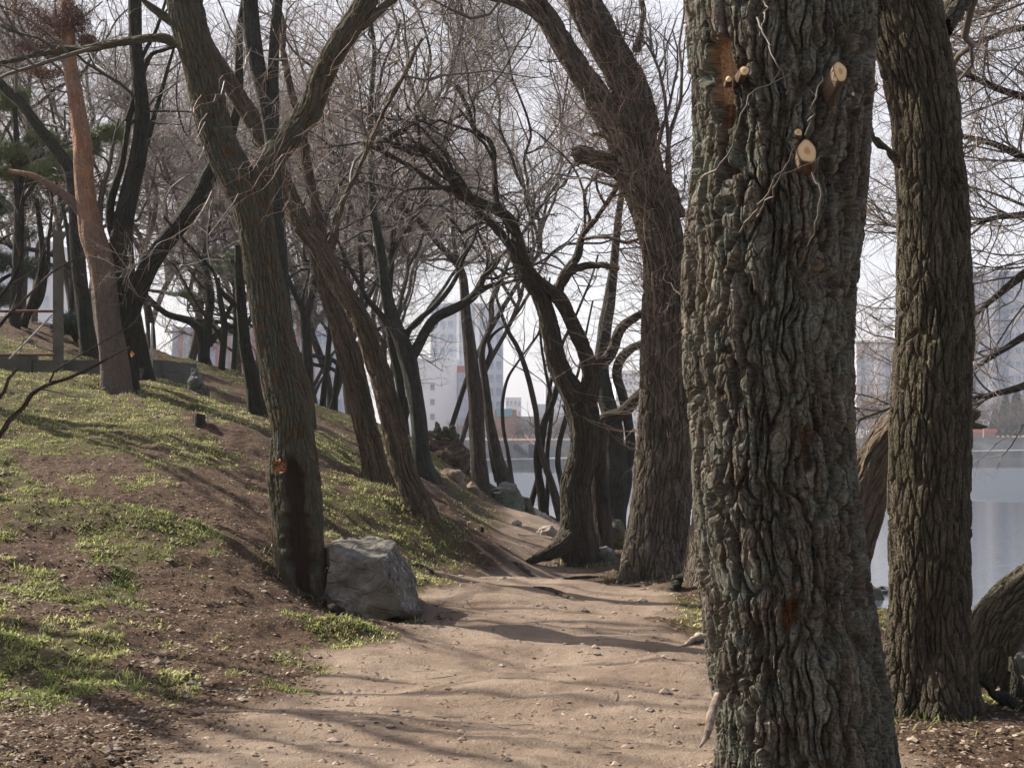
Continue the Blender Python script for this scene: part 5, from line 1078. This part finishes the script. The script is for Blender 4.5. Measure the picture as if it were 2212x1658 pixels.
P = scatter(5200, 5.8, 24, lambda x, y: .25 + .75 * (fbm(x * 2.1, y * 2.1, s=131, o=3) > .15), -.40, .40); m = len(P)
oc = norm(np.array([(1, 0, 0), (-1, 0, 0), (0, 1, 0), (0, -1, 0), (0, 0, .7), (0, 0, -.7), (.7, .7, .4), (-.7, .6, .45), (.6, -.7, .4), (-.6, -.7, .35)]))
Vp = oc[None] * rng.uniform(.7, 1.2, (m, 10, 3)) * (rng.gamma(2.0, .006, (m, 1, 1)) + .004) * np.array([1, 1, .7]) + P[:, None]
import bmesh as _bmm
_b0 = _bmm.new(); [_b0.verts.new(v) for v in oc]; _bmm.ops.convex_hull(_b0, input=_b0.verts); _b0.verts.index_update(); hf = np.array([[v.index for v in f.verts][:3] for f in _b0.faces]); _b0.free()
tag(obj('pebbles', mesh('pebbles', Vp.reshape(-1, 3), [(np.arange(m)[:, None, None] * 10 + hf[None]).reshape(-1, 3)], [plain("pebble_stone", (.26, .20, .155), .9, .5, 9)], False)), kind='stuff')

# ------------------------------------------------------------------ far bank
PA, PB = np.array([-7.0, 200.0]), np.array([108.0, 300.0]); BD = norm(PB - PA); BN = np.array([-BD[1], BD[0]])
def bank(s, off, z): p = PA + BD * s + BN * off; return np.array([p[0], p[1], z])
def strip(prof, s0, s1, n=2):
    V = []; s = np.linspace(s0, s1, n)
    for x in s: V += [bank(x, o_, z) for o_, z in prof]
    k = len(prof); i = np.arange(n - 1)[:, None] * k; j = np.arange(k - 1)[None]
    return np.array(V), np.stack([i + j, i + k + j, i + k + j + 1, i + j + 1], -1).reshape(-1, 4)
prof = [(0, -6), (0, -2.55)]; prof += [(2.2, -2.549)]; z = -2.55; o0 = 2.2
for k in range(9): prof += [(o0, z + .3)]; z += .3; o0 += .7; prof += [(o0, z)]
V, f = strip(prof, -160, 330, 60); EB = plain("bank_stone", (.25, .25, .24), .9, .35, .25, bump=.02)
tag(obj('embankment', mesh('embankment', V, [f], [EB], False)), kind='structure')
V, f = strip([(-.05, -2.60), (-.05, -2.44), (1.3, -2.44)], -160, 330, 2); tag(obj('quay_ledge', mesh('quay_ledge', V, [f], [plain("pale_ledge", (.62, .60, .56), .8, .2, .3)], False)), kind='structure')
V, f = strip([(o0, .146), (60, .6), (700, 2.0)], -260, 640, 2); tag(obj('far_land', mesh('far_land', V, [f], [plain("far_earth", (.16, .13, .10), .95, .4, .05)], False)), kind='structure')
RED = plain("red_paint", (.38, .12, .10), .6, .2)
for k, px in enumerate((1158, 1181, 1222, 1236)):
    s = (px - 1000) / F * 200 / BD[0] * 1.02; mb = MB(); sgn = -1 if k % 2 == 0 else 1
    for rr in range(7):
        a = bank(s + sgn * (6 - rr) * .28, 3.0 + rr * .95, -2.3 + rr * .4); mb.tubes(np.array([a, a + (0, 0, .45), a + (0, 0, .9)]), np.full(3, .035), 6)
    mb.tubes(np.array([bank(s + sgn * 1.7, 3.0, -1.4), bank(s + sgn * .9, 6.0, -.2), bank(s, 8.8, 1.0)]), np.full(3, .045), 6)
    tag(mb.build('stair_railing', RED), ["left red stair railing beside the dark stair opening on the far bank", "right red stair railing beside the dark stair opening on the far bank", "red stair railing left of two near the crooked tree, far bank", "red stair railing closest to the crooked tree, far bank"][k], 'railing')
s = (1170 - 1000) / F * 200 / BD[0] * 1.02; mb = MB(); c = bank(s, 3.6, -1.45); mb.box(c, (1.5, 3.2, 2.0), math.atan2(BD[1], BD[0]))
tag(mb.build('stair_opening', plain("opening_shade", (.07, .08, .10), .8), None, False), "dark box painted as the shade of a stair opening, stepped far bank", 'opening')  # closed box; its dark colour stands for the shade inside an opening

GL = plain("window_glass", (.26, .31, .38), .25, .4, .3, spec=.6)
def facade(name, label, px0, px1, ytop, Y, wall, cols, rows, depth=14, win=(.5, .5), zb=.0, panels=(), glass=GL, roof=None, ang=0.0, cat='building', ybot=None):
    a = at(px0, ytop, Y); b_ = at(px1, ytop, Y); W = b_[0] - a[0]; H = a[2] - zb; root = empty(name, ((a[0] + b_[0]) / 2, Y, zb)); root.rotation_euler = (0, 0, ang); tag(root, label, cat)
    mb = MB(); mb.box((0, depth / 2, H / 2), (W, depth, H)); mb.build('wall', wall, root, False)
    if roof: mb = MB(); mb.box((0, depth / 2 - .1, H + .4), (W + .6, depth + .4, .8)); mb.build('roof', roof, root, False)
    if cols and rows:
        cw, rh = W / cols, (H - .6) / rows; mb = MB(); mb.box((0, 0, 0), (cw * win[0], .16, rh * win[1])); me = None
        for i in range(cols):
            for j in range(rows):
                loc = (-W / 2 + cw * (i + .5), -.02, .3 + rh * (j + .5))
                if me is None: o = mb.build('window', glass, root, False); me = o.data; o.location = loc
                else: o = obj('window', me, root, loc)
    for (u0, u1, v0, v1, mt, nm) in panels:
        mb = MB(); mb.box(((u0 + u1 - 1) * W / 2, -.12, (v0 + v1) * H / 2), ((u1 - u0) * W, .3, (v1 - v0) * H)); mb.build(nm, mt, root, False)
    return root
WH = plain("white_render", (.80, .79, .79), .85, .08, .05); BLP = plain("blue_grey_panels", (.38, .41, .49), .6, .2, .08); LV_ = plain("hazed_lavender_render", (.56, .55, .58), .85, .12, .06)  # far wall and balcony glass colours paled, haze partly put into the paint
RDP = plain("red_panels", (.42, .15, .13), .7, .15, .1); ORP = plain("orange_brick", (.36, .21, .17), .8, .15, .2); TEAL = plain("teal_panels", (.18, .36, .42), .6, .15, .2); GLB = plain("hazed_balcony_glass", (.32, .38, .46), .35, .35, .25, spec=.5)
BLP2 = plain("slate_panels", (.24, .28, .36), .5, .2, .1)
BLU = plain("blue_cladding", (.12, .25, .48), .6, .15, .1)
facade('slab_block', "big white blank-walled block with a glazed balcony stack, behind the knoll", 850, 987, 774, 262, WH, 0, 0, 18, zb=-3)
fb_ = S.objects['slab_block']; Hh = at(0, 774, 262)[2] + 3; Ww = (987 - 850) / F * 262; mbw = MB(); mbw.box((0, 0, 0), (.75, .16, 1.1)); me = None
for px, py in [(905, 836), (934, 836), (905, 868), (934, 868), (905, 900), (934, 900), (905, 932), (881, 836), (881, 868)]:
    q = at(px, py, 262); loc = (q[0] - fb_.location.x, -.05, q[2] + 3)
    if me is None: o = mbw.build('window', GL, fb_, False); me = o.data; o.location = loc
    else: obj('window', me, fb_, loc)
facade('apartment_tower', "tall blue-grey glazed apartment tower rising behind the white blank block", 930, 1086, 655, 285, LV_, 9, 11, 18, (.62, .6), -3, [(.36, .40, 0, 1, WH, 'pilaster'), (.62, .68, 0, 1, WH, 'pilaster')], GLB)
facade('stair_tower', "narrow glazed stairwell tower with a red top band joined to the white blank block", 988, 1030, 790, 258, BLP, 2, 9, 12, (.7, .62), -3, [(-.02, 1.02, .93, 1.0, RDP, 'red_band')], GLB)
facade('apartment_block', "long blue-grey block with red vertical bands seen between the left-hill trunks", 372, 560, 706, 190, BLP, 14, 7, 14, (.66, .5), -3, [(u, u + .03, 0, 1.0, m_, 'red_band') for u, m_ in ((.08, RDP), (.22, ORP), (.36, RDP), (.50, RDP), (.64, ORP), (.78, RDP), (.92, RDP))], GLB)
facade('apartment_block', "block with salmon vertical strips and glazed balconies left of the white blank block", 565, 740, 610, 215, LV_, 12, 8, 14, (.66, .5), -3, [(u, u + .035, 0, 1.0, m_, 'salmon_strip') for u, m_ in ((.05, ORP), (.24, WH), (.43, RDP), (.62, ORP), (.82, ORP))], GLB)
facade('apartment_tower', "pale bluish tower hidden in branches at far left", -40, 108, 520, 240, LV_, 9, 9, 16, (.6, .5), -3, (), GLB)
facade('office_block', "small hazy lavender block on the horizon right of the tan-barked trunk", 1092, 1126, 858, 520, LV_, 4, 4, 14, (.5, .45), -2)
facade('office_block', "distant tower with a purple left side and blue top, far across the lake", 1178, 1222, 834, 480, LV_, 4, 7, 14, (.5, .45), -2, [(0, .3, 0, 1, plain("purple_cladding", (.36, .27, .34), .8), 'side_panel'), (.4, .9, .86, 1.0, BLU, 'top_panel')])
facade('apartment_block', "pale block seen just left of the twin-limbed trunk across the lake", 1330, 1385, 800, 420, WH, 6, 9, 14, (.5, .4), -2)
facade('apartment_tower', "tall pale tower behind the branches right of the massive trunk", 1850, 1935, 735, 400, LV_, 8, 14, 18, (.5, .45), -2, [(.12, .22, 0, 1, BLP2, 'bay'), (.44, .54, 0, 1, WH, 'bay'), (.76, .86, 0, 1, BLP2, 'bay')])
facade('apartment_tower', "broad many-windowed tower at the right edge across the lake", 2085, 2330, 585, 380, LV_, 16, 12, 18, (.6, .42), -2, [(.02, .09, 0, 1, BLP2, 'bay'), (.2, .24, 0, 1, WH, 'bay'), (.30, .38, 0, 1, BLP2, 'bay'), (.55, .62, 0, 1, BLP2, 'bay')])
facade('apartment_block', "lower pale block stepping down behind the right-edge trees", 1960, 2092, 700, 420, WH, 9, 9, 16, (.5, .42), -2, [(.1, .2, 0, 1, BLP2, 'bay'), (.4, .5, 0, 1, BLP2, 'bay'), (.7, .8, 0, 1, BLP2, 'bay')])
facade('low_pavilion', "low pavilion with teal fascia and orange wall on the far bank", 1068, 1116, 884, 245, ORP, 0, 0, 8, zb=-.2, panels=[(.1, .8, .78, 1.02, TEAL, 'fascia')], cat='pavilion')
facade('low_pavilion', "long pale parapet building on the far bank behind the slender stems", 1117, 1260, 899, 247, plain("cream_wall", (.50, .46, .42), .85, .15, .2), 10, 1, 8, (.5, .4), -.2, [(.28, .55, .9, 1.5, plain("white_canopy", (.7, .7, .7), .7), 'canopy')], cat='pavilion')
facade('red_kiosk', "small red and orange roofed kiosk on the far bank at the right edge", 2098, 2150, 934, 306, ORP, 0, 0, 4, zb=.1, roof=plain("red_roof", (.52, .14, .10), .7), cat='kiosk')
b = at(2124, 944, 304); b[2] = .2; lp = empty('street_lamp', b); tag(lp, "pale double-armed street lamp on the far right bank", 'street lamp')
PM_ = plain("lamp_metal", (.55, .56, .58), .5); t_ = at(2124, 908, 304)[2] - .2; mb = MB(); mb.tubes(np.array([[0, 0, 0], [0, 0, t_ / 2], [0, 0, t_]]), np.array([.09, .07, .05]), 8); mb.build('pole', PM_, lp)
for sx in (-1, 1): mb = MB(); mb.tubes(np.array([[0, 0, t_], [sx * .4, 0, t_ + .1], [sx * .8, 0, t_ + .15]]), np.full(3, .06), 6); mb.build('arm', PM_, lp)
# white letter sign with red bow shape above it
b = at(1856, 948, 290); b[2] = .2; sg = empty('letter_sign', b); tag(sg, "white block letters with a red heart on the far bank between the two right trunks", 'sign')
LW = plain("white_letters", (.80, .80, .80), .6, .05)
def letter(x, strokes, mat=LW, name='letter', w=.10):
    mb = MB()
    for (x0, z0, x1, z1) in strokes:
        mb.tubes(np.array([[x + x0, 0, z0], [x + (x0 + x1) / 2, 0, (z0 + z1) / 2], [x + x1, 0, z1]]), np.full(3, w), 6, True)
    mb.build(name, mat, sg)
for i, st in enumerate([[(-.3, 1.5, .3, 1.5), (.3, 1.5, -.3, .1), (-.3, .1, .3, .1)], [(-.3, 0.1, -.3, 1.5), (-.3, 1.5, .3, 1.5), (-.3, .1, .3, .1)], [(-.3, .1, -.3, 1.5), (.3, .1, .3, 1.5), (-.3, 1.5, .3, 1.5), (-.3, .1, .3, .1)],
                        [(-.3, .1, -.3, 1.5), (-.3, .1, .3, .1), (-.3, 1.5, .3, 1.5)], [(-.3, .1, -.3, 1.5), (.3, .1, .3, 1.5)], [(-.3, .1, 0, 1.5), (0, 1.5, .3, .1)]]): letter(-1.9 + i * .78, st)
mb = MB()
for sx in (-1, 1):
    C = np.array([[2.6 + sx * (.35 + .3 * math.cos(a)), 0, 2.4 + .35 * math.sin(a)] for a in np.linspace(0, 6.283, 12)]); mb.tubes(C, np.full(12, .16), 6)
mb.tubes(np.array([[2.9, 0, 2.2], [2.8, 0, 1.2], [2.7, 0, .2]]), np.full(3, .09), 6); mb.build('red_heart', RED, sg)
# bushes and trees of the far bank
FL = [(1.4, (1.8, 3.4), (.08, .11), (35, 75), .25, .06, .05, 5), (2.4, (1.0, 2.2), (.05, .07), (35, 75), .3, .04, .05, 4), (2.6, (.6, 1.5), (.04, .055), (35, 75), .3, .02, .1, 3), (2.5, (.5, 1.0), (.03, .045), (30, 70), .28, 0, .1, 2)]
TWF = twigmat("far_twigs", (.085, .062, .060), (.165, .125, .110))
FP = proto(301, 9, .18, 1.0, .05, B['brown'], FL, 'far_bank_tree', TWF, TWF); first = True
EVM = twigmat("far_evergreen_needles", (.018, .035, .030), (.040, .065, .050))
spots = [(px, 312 + (i % 3) * 9, rng.uniform(1.0, 1.45), "bare brownish tree along the far right bank", "bare trees along the far right bank") for i, px in enumerate(range(1846, 2330, 21))]
spots += [(px, 232 + (i % 3) * 7, rng.uniform(.38, .6), "low purplish leafless bush on the far bank", "bushes on the far bank") for i, px in enumerate(list(range(985, 1100, 22)) + [1108, 1120, 1132, 1143] + list(range(1160, 1420, 18)))]
spots += [(px, 236 + (i % 2) * 6, rng.uniform(.25, .45), "bare tree in front of the white blank-walled block", "bare trees below the white block") for i, px in enumerate(range(760, 990, 46))]
for px, Y, s, lb, gp in spots:
    q = at(px, 0, Y); q[2] = .2
    if first: o = FP; o.location = q; o.rotation_euler = (0, 0, 1.0); o.scale = (s, s, s); first = False
    else: o = copy_thing(FP, q, rng.uniform(0, 6.28), s)
    tag(o, lb, 'bush' if 'bush' in lb else 'tree', gp)
for i, (px, hpx) in enumerate([(2172, 92), (2196, 104), (2225, 98), (2150, 60)]):
    q = at(px, 0, 316); q[2] = .2; r_ = empty('far_conifer', q); tag(r_, "dark blue-green evergreen at the right end of the far bank", 'conifer', "evergreens at the right end of the far bank"); H = hpx / F * 316
    mb = MB(); mb.tubes(np.array([[0, 0, 0], [0, 0, H / 2], [0, 0, H]]), np.array([.2, .12, .03]), 6); mb.build('trunk', B['dark'], r_)
    m = 3500; t = rng.random(m) ** .8; a = rng.uniform(0, 6.28, m); rr = (1 - t) * H * .26 * np.sqrt(rng.random(m)) + .1; Pn = np.stack([np.cos(a) * rr, np.sin(a) * rr, .4 + t * (H - .4)], 1)
    d = norm(rng.normal(size=(m, 3)) + Pn * (1, 1, 0)); s_ = norm(np.cross(d, rng.normal(size=(m, 3)))) * .12; Vn = np.stack([Pn - s_, Pn + s_, Pn + d * .55], 1).reshape(-1, 3)
    obj('crown', mesh('crown', Vn, [np.arange(m * 3).reshape(-1, 3)], [EVM], False, {"bc": ('FLOAT_VECTOR', Vn)}), r_)

# ------------------------------------------------------------------ the air
hm = bpy.data.materials.new("haze_air"); hm.use_nodes = True; ht = hm.node_tree; ht.nodes.clear()
ho = ht.nodes.new("ShaderNodeOutputMaterial"); hv = ht.nodes.new("ShaderNodeVolumePrincipled"); hv.inputs['Color'].default_value = (.95, .96, 1, 1)
hv.inputs['Density'].default_value = .0004; hv.inputs['Anisotropy'].default_value = .3; ht.links.new(hv.outputs[0], ho.inputs['Volume'])
hb = MB(); hb.box((100, 450, 34), (1500, 1000, 90)); tag(hb.build('haze', hm, None, False), kind='stuff')
